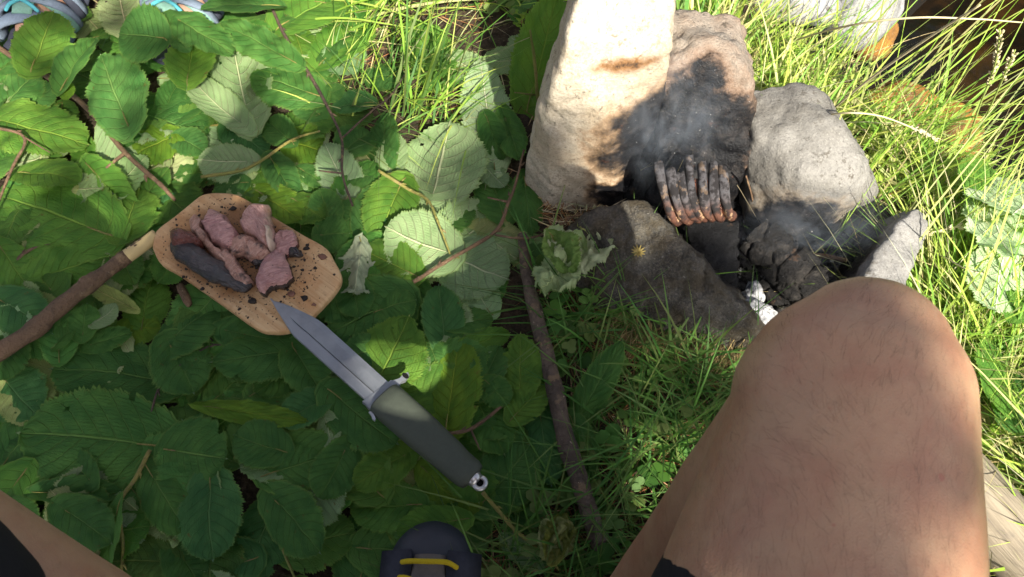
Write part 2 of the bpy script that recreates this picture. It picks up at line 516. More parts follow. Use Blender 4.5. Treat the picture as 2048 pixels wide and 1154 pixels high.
def mk_grain(name, a, b, ca, cb, cc):
    t = NT(name); p = t.pos(); d = (b - a).normalized()
    q = t.scaled(p, (1, 1, 1), rot=(0, 0, -math.atan2(d.y, d.x)))
    g1 = t.noise(t.scaled(q, (9, 130, 130)), 1.0, 5, .65); g2 = t.noise(t.scaled(q, (16, 520, 520)), 1.0, 3, .6); n1 = t.noise(p, 20, 4, .6)
    col = t.mix(t.step(.3, .7, g1), ca, cb)
    col = t.mix(t.m('MULTIPLY', t.step(.5, .72, g2), .5), col, cc)
    col = t.mix(t.m('MULTIPLY', t.step(.52, .72, n1), .7), col, (0.10, 0.09, 0.085))
    return t.done(t.bsdf(col, .8, t.bump(t.m('ADD', g1, g2), .6, .002), .2))
m_log = mk_grain('weathered_wood', P(1796, 815, .05), P(2186, 1271, .05), (0.32, 0.27, 0.20), (0.23, 0.19, 0.14), (0.09, 0.075, 0.06))
m_cutwood = plain('cut_wood', (0.50, 0.38, 0.18), 0.75)

# ---------------------------------------------------------------- ground with the stream hollow
def hollow(x, y):
    s = (x + y) * 0.7071 - 0.80 + 0.05 * math.sin(4.5 * (x - y)) + 0.03 * math.sin(11 * (x - y) + 1)
    side = sst(-0.62, -0.36, x - y)                      # the bank runs out to the left
    return -0.40 * sst(0.0, 0.20, s) * (1 - sst(0.75, 1.15, s)) * side + 0.10 * sst(0.85, 1.4, s) * side
def ground_z(x, y):
    v = Vector((x, y, 0))
    r = 0.010 * noise.fractal(v * 3.1, 0.9, 2, 3)
    far = max(0, math.hypot(x, y) - 2.5)
    return hollow(x, y) + r + 0.05 * min(far, 6) * noise.noise(v * 0.2)
def axis(lo, hi, step, far):
    a = list(np.arange(lo, hi, step))
    s, v = step, hi
    while v < far: a.append(v); s *= 1.35; v += s
    s, v = step, lo
    pre = []
    while v > -far: s *= 1.35; v -= s; pre.append(v)
    return list(reversed(pre)) + a
gx, gy = axis(-1.3, 1.6, 0.016, 60), axis(-0.3, 2.0, 0.016, 60)
V = []
for y in gy:
    for x in gx:
        z = ground_z(x, y)
        if -1.4 < x < 1.7 and -0.4 < y < 2.1:
            z += 0.005 * noise.noise(Vector((x, y, 0)) * 22) + 0.003 * noise.noise(Vector((x, y, 3)) * 55)
        V.append((x, y, z))
nx = len(gx)
F = [(j * nx + i, j * nx + i + 1, (j + 1) * nx + i + 1, (j + 1) * nx + i) for j in range(len(gy) - 1) for i in range(nx - 1)]
link('ground', mesh_of('ground', V, F, m_soil), kind='structure')
# stream water lying in the hollow
V, F = [], []
for j in range(9):
    for i in range(25):
        w = -0.9 + i * 0.12
        s = 1.06 + j * 0.11
        V.append(((s * 1.4142 + w) / 2 + 0.0, (s * 1.4142 - w) / 2, -0.335))
for j in range(8):
    for i in range(24):
        a = j * 25 + i
        F.append((a, a + 25, a + 26, a + 1))
link('water', mesh_of('water', V, F, m_water), kind='structure')

# ---------------------------------------------------------------- hearth stones
def rock(name, pts, mat, label, cat='stone', group=None, depth=(0, 0.09), voxel=0.006, amp=0.006, scale=14, seed=1.0, extra=(), smooth=10, **kw):
    w = [P(*p) for p in pts]
    b = [Vector((p.x + depth[0], p.y + depth[1], max(-0.02, p.z * 0.9))) for p in w]
    g = [Vector((p.x, p.y, -0.03)) for p in w if p.z < 0.05]
    V, F = hull(w + b + g + [Vector(e) for e in extra])
    me = fuse(name, [(V, F)], voxel, smooth, 0.5)
    roughen(me, amp, scale, 5, seed, **kw)
    roughen(me, 0.0013, 85, 5, seed + 3, ridged=0.0008)
    me.materials.append(mat)
    return link(name, me, None, label, cat, group)
HG = 'stones around the fire pit'
rock('standing_stone', [(1092, 418, 0), (1235, 425, 0), (1100, 300, .12), (1108, 165, .23), (1132, 95, .28), (1142, 12, .31), (1165, -30, .33), (1330, -40, .33),
                        (1352, 15, .31), (1346, 90, .27), (1330, 200, .19), (1290, 300, .10), (1048, 335, .05), (1064, 245, .13), (1052, 360, .02), (1215, 250, .175)],
     m_stone_pale, 'tall pale upright stone with a black scorched lower corner', group=HG, depth=(0.02, 0.11), amp=0.0035, scale=8, seed=2.2, voxel=0.0042, smooth=4, ridged=0.0015, crack=0.0022, crack_scale=12)
rock('sooty_stone', [(1322, 128, .215), (1400, 114, .225), (1475, 124, .22), (1506, 142, .21), (1508, 205, .17), (1504, 270, .12), (1492, 345, .07), (1458, 425, .01),
                     (1300, 425, 0), (1310, 330, .075), (1328, 200, .16), (1400, 300, .10)],
     m_stone_soot, 'soot blackened stone behind the rib rack with a brown right edge', group=HG, depth=(0.015, 0.10), amp=0.010, scale=17, seed=5.1, ridged=0.006)
rock('grey_stone', [(1500, 272, .13), (1560, 258, .145), (1632, 240, .155), (1690, 258, .15), (1718, 300, .135), (1740, 340, .11), (1764, 385, .07), (1755, 425, .03),
                    (1730, 455, 0), (1600, 500, 0), (1500, 480, 0), (1495, 380, .05), (1600, 350, .13), (1690, 360, .125)],
     m_stone_grey, 'rounded grey stone in the sun at the back right of the hearth', group=HG, depth=(-0.01, 0.08), amp=0.007, scale=12, seed=8.4, smooth=14, crack=0.002, crack_scale=22)
rock('slab_stone', [(1798, 440, .115), (1832, 412, .115), (1858, 428, .105), (1852, 475, .10), (1800, 600, .10), (1712, 588, .115), (1746, 512, .12),
                    (1745, 445, 0.01), (1672, 540, 0), (1660, 580, 0), (1740, 620, 0), (1800, 480, 0)],
     m_stone_slab, 'thin grey slab standing on edge beside the knee', group=HG, depth=(0, 0.0), amp=0.004, scale=24, seed=3.3, smooth=4, voxel=0.005, crack=0.002, crack_scale=30)
rock('mossy_stone', [(1190, 420, .085), (1240, 402, .095), (1292, 402, .10), (1330, 442, .105), (1400, 520, .105), (1452, 590, .095), (1530, 665, .05), (1450, 665, .05), (1340, 610, .06),
                     (1200, 575, .045), (1110, 530, .03), (1120, 460, .045), (1180, 640, 0), (1330, 700, 0), (1490, 720, 0), (1350, 470, 0), (1540, 640, 0), (1250, 420, 0)],
     m_stone_dark, 'dark wedge shaped mossy stone at the front of the fire', group=HG, depth=(0, 0.0), amp=0.007, scale=22, seed=6.6, smooth=3, voxel=0.0045, ridged=0.003, crack=0.002, crack_scale=26)
# stream stones at the top right
def boulder(name, c, r, mat, label, group, seed):
    me = fuse(name, [ellipsoid(c, r, Matrix.Rotation(seed, 3, 'Z'))], 0.012, 2)
    roughen(me, r[2] * 0.16, 0.9 / r[2], 4, seed)
    me.materials.append(mat)
    link(name, me, None, label, 'stone', group)
boulder('stream_boulder', P(1712, 0, -0.02) + Vector((0.02, 0.03, -.03)), (0.10, 0.07, 0.06), m_stone_far, 'grey boulder on the stream bank at the top edge', 'stones by the stream', 1.2)
boulder('stream_boulder', P(1590, 15, 0.0) + Vector((0, 0.05, -.02)), (0.09, 0.05, 0.035), m_stone_far, 'flat light stone half hidden in grass beyond the sooty stone', 'stones by the stream', 2.7)
boulder('stream_stone', P(1748, 80, -0.16), (0.040, 0.035, 0.05), m_stone_wet, 'orange wet stone on the stream bank below the grey boulder', 'stones by the stream', 0.4)
boulder('stream_stone', P(1800, 215, -0.20), (0.075, 0.05, 0.04), m_stone_wet, 'brown wet stone under the overhanging grass', 'stones by the stream', 3.1)
boulder('stream_stone', P(1905, 260, -0.22), (0.06, 0.05, 0.04), m_stone_wet, 'brown wet stone nearest the right edge of the stream', 'stones by the stream', 5.0)
# ---------------------------------------------------------------- hazel leaves
def leaf_mesh(seed, fold=0.12, curl=0.10, cup=0.06, wave=0.03, holes=0, wob=0.03, pleat=0.011, fine=True, crumple=0.0, wid=0.84):
    r = random.Random(seed)
    NU, NV = (60, 10) if fine else (22, 5)
    off = Vector((seed * 3.17, seed * 1.31, 0))
    V, UV, F, FM = [], [], [], []
    lean = r.uniform(-0.06, 0.06)
    nveins = 8
    tooth = [r.uniform(0.5, 1.2) for _ in range(2 * (NU + 1))]
    for i in range(NU + 1):
        u = i / NU
        f = max(0.0, math.sin(math.pi * min(1, u ** 0.92))) ** 0.50 * (1.06 - 0.17 * u)
        if u > 0.9:
            f *= 1 - 0.25 * ((u - 0.9) / 0.1)
        for j in range(-NV, NV + 1):
            v = j / NV; av = abs(v)
            side = 0 if j < 0 else 1
            x = u - 0.10 * av ** 1.6 * (1 - u) ** 5 * 3 + 0.06 * av * (1 - u) * u
            x += 0.055 * math.exp(-(v / 0.22) ** 2) * sst(0.86, 1.0, u)
            y = v * f * wid * 0.5
            y += wob * noise.noise(Vector((u * 2.2, side * 5, 0)) + off) * av
            if abs(j) == NV and 0 < i < NU:
                tt = tooth[side * (NU + 1) + i]
                z1 = (1 if i % 2 else -0.35) * 0.030 * tt
                sv = (u - 0.30) * nveins
                lobe = 0.038 * (1 - abs((sv % 1) - 0.5) * 2)
                y += math.copysign(z1 + lobe, v) * (0.5 + 0.5 * f)
                x += 0.010 * (1 if i % 2 else -0.4)
            s = u - 0.30 * av ** 1.15
            pl = abs(math.sin(math.pi * nveins * s)) ** 0.8
            z = pleat * pl * min(1, av * 5) * (1 - 0.45 * av)
            z += fold * abs(y) - cup * (2 * y / wid) ** 2 - curl * (u - 0.35) ** 2
            z += wave * noise.noise(Vector((x * 2.4, y * 2.4, 3)) + off) + 0.4 * wave * noise.noise(Vector((x * 6, y * 6, 7)) + off)
            z += 0.35 * wave * av ** 3 * math.sin(u * 23 + seed + side * 2)
            if crumple:
                q = Vector((x * 4.0, y * 4.0, 1)) + off
                z += crumple * noise.fractal(q, 0.8, 2.2, 3)
                y *= 1 - 1.4 * crumple * (0.6 + noise.noise(q * 0.7))
                x += crumple * 0.3 * noise.noise(q + Vector((9, 0, 0)))
            V.append(Vector((x - 0.0, y + lean * u * (1 - u) * 2, z)))
            UV.append((u, v * 0.5 + 0.5))
    W = 2 * NV + 1
    # nibbled holes and bites
    cuts = []
    for h in range(holes):
        if r.random() < 0.55:
            sd = r.choice((-1, 1)); u = r.uniform(0.2, 0.95)
            k = int(u * NU) * W + (NV + sd * NV)
            cuts.append((V[k].copy(), r.uniform(0.035, 0.085)))
        else:
            k = int(r.uniform(0.15, 0.9) * NU) * W + NV + r.choice((-1, 1)) * r.randint(2, NV - 2)
            cuts.append((V[k].copy(), r.uniform(0.015, 0.04)))
    inn = [False] * len(V)
    for c, rad in cuts:
        for k, p in enumerate(V):
            d = (p.xy - c.xy)
            rr = rad * (0.75 + 0.5 * noise.noise(Vector((math.atan2(d.y, d.x) * 1.3, rad * 90, seed))))
            if d.length < rr:
                inn[k] = True
    for i in range(NU):
        for j in range(W - 1):
            a = i * W + j
            q = (a, a + W, a + W + 1, a + 1)
            if sum(inn[k] for k in q) >= 3: continue
            F.append(q); FM.append(0)
    # petiole
    pv, pf = tube(spline([(-0.20, r.uniform(-.04, .04), -0.03), (-0.1, 0, 0.0), (0.02, 0, 0.004), (0.10, 0, 0.0)], 3), [0.011, 0.010, 0.009, 0.004], 5)
    o = len(V)
    V += pv; UV += [(0.5, 0.5)] * len(pv)
    F += [tuple(k + o for k in f) for f in pf]; FM += [1] * len(pf)
    return mesh_of('leaf', V, F, [m_leaf, m_stem], uv=UV, fmat=FM)
LEAF = [leaf_mesh(1, holes=1, wave=.05), leaf_mesh(2, fold=0.25, curl=0.22, holes=3), leaf_mesh(3, fold=0.06, curl=0.10, holes=5, wave=0.08), leaf_mesh(4, fold=0.28, curl=0.22, holes=1),
        leaf_mesh(5, fold=-0.05, curl=0.30, holes=0, pleat=0.016), leaf_mesh(6, fold=0.14, curl=-0.14, holes=4, wave=.06), leaf_mesh(7, fold=0.15, curl=0.08, wave=0.07, holes=2, wob=0.06),
        leaf_mesh(8, fold=0.12, curl=0.2, pleat=0.020, holes=2, wave=.06), leaf_mesh(9, fold=0.0, curl=0.12, holes=6, wave=0.05), leaf_mesh(10, fold=0.42, curl=0.2, holes=1)]
LEAF_CURLED = [leaf_mesh(21, fold=0.9, curl=0.5, holes=2, crumple=0.2, wave=0.08), leaf_mesh(22, fold=0.6, curl=0.9, holes=1, crumple=0.26, wave=0.10)]
LEAF_LO = [leaf_mesh(30 + k, fold=0.1 * k, curl=0.15, fine=False) for k in range(3)]
for me in LEAF_CURLED: me.materials[0] = m_leaf_wilt

# branches: stem polylines in photo pixels, radius in metres, height, label
BR = [
 ('hazel_branch', [[(-60, 40), (0, 97), (114, 166), (194, 236), (250, 305), (322, 370), (350, 400)], [(250, 305), (212, 336)], [(114, 166), (120, 150)]], .0042, m_bark, 'leafy branch with a thick brown stem from the left edge to the board top'),
 ('hazel_branch', [[(541, 10), (572, 75), (617, 146), (652, 208), (683, 277), (685, 347), (705, 412)], [(683, 277), (744, 222), (785, 187), (820, 130)], [(685, 347), (638, 341)]], .0024, m_bark_dark, 'leafy branch with a thin dark forked twig above the board'),
 ('hazel_branch', [[(757, 341), (816, 378), (855, 400), (875, 442), (900, 508)]], .0022, m_stem, 'pale upturned leaves on a yellowish twig in full sun beside the standing stone'),
 ('hazel_branch', [[(827, 564), (900, 518), (990, 463), (1017, 404), (1030, 370), (1048, 300)], [(990, 470), (1049, 477), (1097, 463), (1160, 425)], [(1017, 404), (975, 395)]], .0026, m_bark, 'leafy twig with a pinkish brown stem pointing at the top of the middle stick'),
 ('hazel_branch', [[(-40, 250), (48, 274), (21, 343), (-30, 470)], [(48, 274), (100, 305)]], .0022, m_bark, 'bright leafy branch at the left edge above the brown stick'),
 ('hazel_branch', [[(300, 900), (270, 958), (239, 1010), (246, 1100), (236, 1200)], [(239, 1010), (180, 1060)]], .0024, m_stem, 'shaded leafy branch with a green budded stem in the bottom left corner'),
 ('hazel_branch', [[(402, 354), (496, 336), (582, 281), (640, 262)]], .0022, m_stem, 'leafy twig with small yellowish pleated leaves above the board'),
 ('hazel_branch', [[(880, 868), (941, 858), (1007, 809), (1050, 770)], [(941, 858), (960, 900)]], .0022, m_bark, 'leafy twig between the knife handle and the middle stick'),
 ('hazel_branch', [[(965, 985), (1000, 1025), (1030, 1060), (1066, 1090), (1120, 1140)], [(1017, 1038), (1030, 1070)]], .0022, m_stem, 'half stripped yellowish twig below the knife pommel'),
 ('hazel_branch', [[(500, 900), (520, 960), (541, 1007), (550, 1060), (600, 1180)]], .0022, m_stem, 'dark shaded leafy branch left of the boot'),
 ('hazel_branch', [[(600, 730), (520, 720), (430, 690), (330, 760), (300, 830)], [(430, 690), (400, 640)]], .0020, m_bark_dark, 'shaded leafy branch below the board and the knife blade'),
 ('hazel_branch', [[(300, 40), (345, 120), (360, 165), (350, 215), (410, 250), (490, 240)]], .0022, m_stem, 'leafy branch heaped over the front of the turquoise laced sandals'),
 ('hazel_branch', [[(1075, 200), (1070, 130), (1060, 60)], [(1070, 190), (1030, 185)]], .0024, m_stem, 'large green leaves standing against the left side of the pale stone'),
 ('hazel_branch', [[(20, 540), (60, 500), (150, 480), (200, 462)]], .0024, m_bark, 'sunlit leafy branch lying under the brown stick at the left edge'),
]
Y1 = (1.7, 1.25, 0.55); YL = (1.35, 1.12, 0.7); DK = (0.80, 0.85, 0.9); BL = (0.85, 0.95, 1.35); BR8 = (1.45, 1.3, 0.9); PL = (1.3, 1.25, 1.5)  # DK and BR8 put shade and sunlight into the leaf colour
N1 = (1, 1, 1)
# base px, tip px, width px, T top / U underside up, tint
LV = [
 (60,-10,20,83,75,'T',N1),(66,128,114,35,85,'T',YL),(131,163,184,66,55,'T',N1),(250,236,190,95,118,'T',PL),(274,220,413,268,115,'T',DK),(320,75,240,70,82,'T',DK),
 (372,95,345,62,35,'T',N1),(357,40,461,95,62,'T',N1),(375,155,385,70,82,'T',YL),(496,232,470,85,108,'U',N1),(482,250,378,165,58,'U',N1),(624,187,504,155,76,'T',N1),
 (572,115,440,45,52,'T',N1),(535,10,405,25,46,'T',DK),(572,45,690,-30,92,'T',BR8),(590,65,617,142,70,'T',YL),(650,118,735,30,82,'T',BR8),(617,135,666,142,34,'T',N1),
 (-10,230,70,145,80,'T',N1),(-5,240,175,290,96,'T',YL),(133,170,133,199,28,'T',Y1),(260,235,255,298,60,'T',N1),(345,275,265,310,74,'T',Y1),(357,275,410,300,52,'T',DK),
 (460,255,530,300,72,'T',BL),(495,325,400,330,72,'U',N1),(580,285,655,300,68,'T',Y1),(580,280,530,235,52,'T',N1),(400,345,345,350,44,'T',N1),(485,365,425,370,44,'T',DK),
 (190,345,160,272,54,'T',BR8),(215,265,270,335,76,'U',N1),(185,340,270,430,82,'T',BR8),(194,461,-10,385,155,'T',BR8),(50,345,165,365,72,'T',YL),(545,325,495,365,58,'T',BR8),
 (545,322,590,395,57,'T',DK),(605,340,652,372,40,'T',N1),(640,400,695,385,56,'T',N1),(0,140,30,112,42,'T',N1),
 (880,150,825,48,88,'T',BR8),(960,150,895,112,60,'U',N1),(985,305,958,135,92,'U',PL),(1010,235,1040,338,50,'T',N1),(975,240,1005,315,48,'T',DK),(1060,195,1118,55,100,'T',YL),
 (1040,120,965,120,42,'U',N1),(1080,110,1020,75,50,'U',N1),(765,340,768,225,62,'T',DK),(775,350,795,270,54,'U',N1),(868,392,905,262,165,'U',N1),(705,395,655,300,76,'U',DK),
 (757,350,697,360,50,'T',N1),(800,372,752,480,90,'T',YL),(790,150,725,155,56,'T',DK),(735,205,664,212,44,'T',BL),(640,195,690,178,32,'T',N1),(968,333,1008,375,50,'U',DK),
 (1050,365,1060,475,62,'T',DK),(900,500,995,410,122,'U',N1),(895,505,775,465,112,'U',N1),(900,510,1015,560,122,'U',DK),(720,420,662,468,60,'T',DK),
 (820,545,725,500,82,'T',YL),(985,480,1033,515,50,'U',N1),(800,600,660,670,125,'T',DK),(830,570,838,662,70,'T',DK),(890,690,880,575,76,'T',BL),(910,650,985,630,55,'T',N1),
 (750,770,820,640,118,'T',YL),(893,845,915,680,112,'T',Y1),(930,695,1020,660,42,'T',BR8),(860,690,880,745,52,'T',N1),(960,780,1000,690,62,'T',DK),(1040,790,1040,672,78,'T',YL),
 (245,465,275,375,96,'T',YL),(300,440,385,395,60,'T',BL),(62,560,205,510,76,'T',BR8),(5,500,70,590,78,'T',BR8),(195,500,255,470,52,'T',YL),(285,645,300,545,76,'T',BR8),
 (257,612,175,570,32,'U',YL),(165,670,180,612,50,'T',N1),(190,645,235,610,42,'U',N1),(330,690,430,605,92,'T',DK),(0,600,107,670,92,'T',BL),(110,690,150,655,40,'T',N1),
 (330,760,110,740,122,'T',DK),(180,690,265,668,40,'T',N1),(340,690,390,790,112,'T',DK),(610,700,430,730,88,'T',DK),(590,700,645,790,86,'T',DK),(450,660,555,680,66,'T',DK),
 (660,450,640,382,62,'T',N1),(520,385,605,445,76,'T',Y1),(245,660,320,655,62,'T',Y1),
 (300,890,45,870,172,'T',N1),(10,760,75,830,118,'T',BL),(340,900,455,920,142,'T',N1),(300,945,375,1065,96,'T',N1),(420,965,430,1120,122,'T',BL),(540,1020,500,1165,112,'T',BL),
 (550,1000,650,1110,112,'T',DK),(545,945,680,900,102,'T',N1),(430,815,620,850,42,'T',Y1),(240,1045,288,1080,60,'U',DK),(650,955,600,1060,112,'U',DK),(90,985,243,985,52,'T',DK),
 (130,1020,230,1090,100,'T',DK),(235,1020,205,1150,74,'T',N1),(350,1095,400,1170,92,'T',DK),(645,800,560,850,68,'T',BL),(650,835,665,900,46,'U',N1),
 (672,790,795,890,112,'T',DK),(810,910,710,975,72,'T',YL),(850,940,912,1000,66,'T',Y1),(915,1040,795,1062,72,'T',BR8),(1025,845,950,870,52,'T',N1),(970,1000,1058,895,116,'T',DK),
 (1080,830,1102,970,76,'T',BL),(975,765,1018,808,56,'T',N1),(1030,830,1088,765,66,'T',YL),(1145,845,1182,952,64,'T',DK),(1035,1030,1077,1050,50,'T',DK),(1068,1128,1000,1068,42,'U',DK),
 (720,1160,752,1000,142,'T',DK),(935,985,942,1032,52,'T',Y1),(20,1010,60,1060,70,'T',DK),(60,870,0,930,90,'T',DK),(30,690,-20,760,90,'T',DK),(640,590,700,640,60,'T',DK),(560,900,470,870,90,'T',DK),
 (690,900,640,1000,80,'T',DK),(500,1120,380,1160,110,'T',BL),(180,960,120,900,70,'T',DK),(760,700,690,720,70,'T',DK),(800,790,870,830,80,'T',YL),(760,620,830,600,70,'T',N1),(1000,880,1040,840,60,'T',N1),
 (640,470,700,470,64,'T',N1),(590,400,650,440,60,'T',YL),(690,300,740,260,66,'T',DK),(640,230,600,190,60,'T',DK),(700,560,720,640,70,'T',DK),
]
WILT = [(1150,470,1085,572,64,1,'U',(.9,1,.8)),(1120,450,1235,478,76,1,'U',(1,1,1)),(1110,455,1150,520,50,0,'T',(.7,.9,.6)),(712,470,696,570,58,0,'U',(1,1,1.1)),(1100,1090,1145,1030,52,0,'U',(0.8,.75,.45)),(1120,1092,1085,1030,50,1,'U',(1,.95,.7)),(1170,425,1205,402,30,1,'U',(.9,.8,.5)),(1112,1100,1135,1010,44,1,'T',(.9,.75,.45))]

BOARD_PX = [(303, 497), (318, 440), (400, 392), (440, 384), (500, 396), (640, 486), (690, 530), (676, 572), (596, 652), (545, 663), (498, 650), (322, 540)]
KEEP_LOW = [(BOARD_PX, 0.030)]
leaf_jobs = []      # (mesh, base world, tip world, width ratio, under, tint, handplaced)
# scattered under-layer of leaves beneath the ones picked out above
LITTER = [(-150, -40), (420, 60), (620, -40), (720, 40), (700, 110), (640, 190), (700, 240), (720, 340), (780, 330), (900, 420), (1040, 400), (1040, 640), (1090, 760), (1130, 960), (1090, 1010), (960, 1010), (930, 1200), (-200, 1300)]
cnt = 0
while cnt < 330:
    x, y = rng.uniform(-0.85, 0.08), rng.uniform(0.06, 0.95)
    px, py = proj((x, y, 0.02))
    if not inside(np.array([px]), np.array([py]), LITTER)[0]: continue
    if px < -90 or py > 1240 or py < -60: continue
    L = rng.uniform(0.045, 0.085)
    a = rng.uniform(0, 6.283)
    b = Vector((x, y, 0)); tp = b + Vector((math.cos(a), math.sin(a), 0)) * L
    g = rng.uniform(0.75, 1.25)
    leaf_jobs.append((rng.choice(LEAF), b, tp, rng.uniform(0.72, 0.95), rng.random() < 0.25, (g * rng.uniform(.85, 1.25), g, g * rng.uniform(.7, 1.1)), False, None))
    cnt += 1
for (bx, by, tx, ty, w, sd, tint) in LV:
    b, tp = P(bx, by, 0.03), P(tx, ty, 0.03)
    # width along the perpendicular, in metres
    c = P((bx + tx) / 2, (by + ty) / 2, 0.03)
    dpx = Vector((tx - bx, ty - by)).normalized()
    e = P((bx + tx) / 2 - dpx.y * w / 2, (by + ty) / 2 + dpx.x * w / 2, 0.03)
    wr = 1.10 * 2 * (e - c).length / max(1e-6, (tp - b).length)
    leaf_jobs.append((LEAF[rng.randrange(len(LEAF))] if w < 100 else LEAF[rng.choice((0, 2, 2, 5, 7, 8))], b, tp, wr, sd == 'U', tint, True, None))
for (bx, by, tx, ty, w, k, sd, tint) in WILT:
    b, tp = P(bx, by, 0.06), P(tx, ty, 0.06)
    leaf_jobs.append((LEAF_CURLED[k], b, tp, w / math.hypot(tx - bx, ty - by) * 1.5, sd == 'U', tint, True, 0.07 if bx > 1000 and by < 600 else 0.05))

branch_roots, branch_pts = [], []
for bi, (nm, lines, rad, mat, label) in enumerate(BR):
    p0 = P(*lines[0][0], 0.0)
    root = empty(nm, p0, label, 'branch', 'cut hazel branches strewn on the ground')
    mb = MB(); allp = []
    for li, ln in enumerate(lines):
        zz = [0.045 + 0.012 * noise.noise(Vector((a * .01, b * .01, bi))) for a, b in ln]
        if bi in (5, 7, 8, 9, 10, 13): zz = [z - .014 for z in zz]
        if bi == 11: zz = [.018 for z in zz]
        if bi in (12,): zz = [0.02 + 0.05 * k for k in range(len(ln))]
        pts = spline([P(a, b, z) for (a, b), z in zip(ln, zz)], 7)
        r0 = rad * (1.0 if li == 0 else 0.6)
        V, F = tube(pts, [r0, r0 * 0.95, r0 * 0.8, r0 * 0.55], 8, bump=0.35, seed=bi * 3 + li)
        mb.add(V, F)
        # buds along the stem
        for q in range(5, len(pts) - 3, 9):
            t = (pts[q + 1] - pts[q]).normalized(); sd = t.cross(Vector((0, 0, 1))) * (1 if (q // 9) % 2 else -1)
            V, F = tube([pts[q], pts[q] + (sd + t * 0.9) * r0 * 1.2, pts[q] + (sd + t * 1.4) * r0 * 2.2], [r0 * 0.45, r0 * 0.6, r0 * 0.12], 6)
            mb.add(V, F)
        allp += pts
    part('stem', mb.mesh('stem', mat), root)
    branch_roots.append(root); branch_pts.append(allp)

# greedy stacking so that leaves rest on the ones below
placed = []
for (me, b, tp, wr, under, tint, hand, zfix) in leaf_jobs:
    c = (b + tp) / 2; L = (tp - b).length
    z = 0.014
    for (c2, r2, z2) in placed:
        if (c.xy - c2.xy).length < 0.36 * (L + r2):
            z = max(z, z2 + 0.0026)
    px, py = proj((c.x, c.y, 0.04))
    cap = 0.078 if hand else 0.05
    low = False
    if inside(np.array([px]), np.array([py]), BOARD_PX)[0] :
        cap = 0.022; low = True
    z = min(z, cap)
    if zfix: z = zfix
    if hand and (bp0 := proj((b.x, b.y, .03))) and round(bp0[0]) in (66, 320, 372, 357, 131) and bp0[1] < 170: z = .086
    placed.append((c, L, z))
    # keep the leaf where the photograph shows it when it is lifted
    if hand:
        bp, tpp = proj((b.x, b.y, 0.03)), proj((tp.x, tp.y, 0.03))
        b2, t2 = P(*bp, z), P(*tpp, z)
    else:
        b2, t2 = Vector((b.x, b.y, z)), Vector((tp.x, tp.y, z))
    L = (t2 - b2).length
    X = (t2 - b2).normalized()
    pitch = rng.uniform(-0.10, 0.16) if not low else rng.uniform(-0.03, 0.03)
    roll = (rng.gauss(0, 0.16) if hand else rng.gauss(0, 0.12)) if not low else 0.0
    stand = hand and (abs(bp[0] - 1060) < 3 and abs(bp[1] - 195) < 3)
    if stand: pitch = 0.7
    Z = Vector((0, 0, 1))
    Y = Z.cross(X).normalized(); X = (X * math.cos(pitch) + Z * math.sin(pitch)).normalized(); Z = X.cross(Y)
    Mx = Matrix((X, Y, Z)).transposed()
    Mx = Mx @ Matrix.Rotation(roll + (math.pi if under else 0), 3, 'X')
    bi = min(range(len(BR)), key=lambda k: min((c - q).length for q in branch_pts[k][::3]))
    o = bpy.data.objects.new('leaf', me)
    COL.objects.link(o)
    o.parent = branch_roots[bi]
    o.location = b2 - branch_roots[bi].location
    o.rotation_euler = Mx.to_euler()
    o.scale = (L, L * wr / 0.84, L * (0.9 if not low else 0.3))
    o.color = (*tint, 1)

# ---------------------------------------------------------------- sticks
def stick(name, pts, rads, mat, label, sides=14, seed=0.0, knots=(), group=None, cut=True, cat='stick', n=16):
    sp = spline(pts, n)
    rr = lerp_list(rads, len(sp))
    for (f, a) in knots:
        k = f * (len(sp) - 1)
        rr = [r * (1 + a * math.exp(-((i - k) / 2.2) ** 2)) for i, r in enumerate(rr)]
    root = empty(name, sp[0], label, cat, group)
    V, F = tube(sp, list(rr), sides, bump=0.16, seed=seed)
    part('bark', mesh_of('bark', V, F, mat), root)
    if cut:
        for e, d in ((0, 1), (-1, -2)):
            t = (sp[e] - sp[d]).normalized()
            V, F = tube([sp[e] - t * 0.002, sp[e] + t * 0.0012], rr[e] * 0.9, sides)
            part('cut_end', mesh_of('cut_end', V, F, m_cutwood, smooth=False), root)
    return root
s1 = stick('stick', [P(-70, 745, .05), P(60, 665, .05), P(130, 605, .055), P(230, 530, .055), P(312, 470, .06)], [.0108, .0104, .0098, .0088, .0072], m_bark,
      'thick brown stick reaching from the left edge to the cutting board', seed=1.0, knots=((.3, .12), (.62, .15), (.8, .1)), group='sticks')
# bark stripped from the tip of the left stick
tip = spline([P(255, 512, .0565), P(285, 491, .058), P(313, 469, .0605)], 5)
V, F = tube(tip, [.0083, .0080, .0076], 14, bump=0.1, seed=4)
part('peeled_tip', mesh_of('peeled_tip', V, F, m_cutwood), s1)
stick('stick', [P(1046, 470, .035), P(1056, 560, .035), P(1080, 660, .035), P(1110, 780, .035), P(1132, 880, .035), P(1165, 980, .032), P(1195, 1075, .028), P(1202, 1120, .02)],
      [.0068, .0080, .0088, .0096, .0102, .0100, .0095, .0085], m_bark_grey, 'long grey brown stick lying down the middle between leaves and grass', seed=7.0, knots=((.44, .12), (.6, .08), (.86, .22)), group='sticks')
stick('twig', [P(1438, -20, .04), P(1447, 60, .05), P(1462, 100, .06), P(1475, 132, .10)], [.0018, .0016, .0013, .0010], m_bark_dark, 'thin dark twig standing in the grass behind the sooty stone', sides=6, cut=False)
stick('twig', [P(1598, 512, .035), P(1645, 512, .04), P(1692, 521, .045)], [.0030, .0034, .0028], m_bark, 'short scorched brown twig between the burnt log and the slab', sides=8)
stick('twig', [P(1492, 352, .10), P(1502, 385, .06), P(1506, 403, .045)], [.0012, .0012, .0014], m_bark, 'thin pale twig standing between the ribs and the grey stone', sides=6, cut=False)
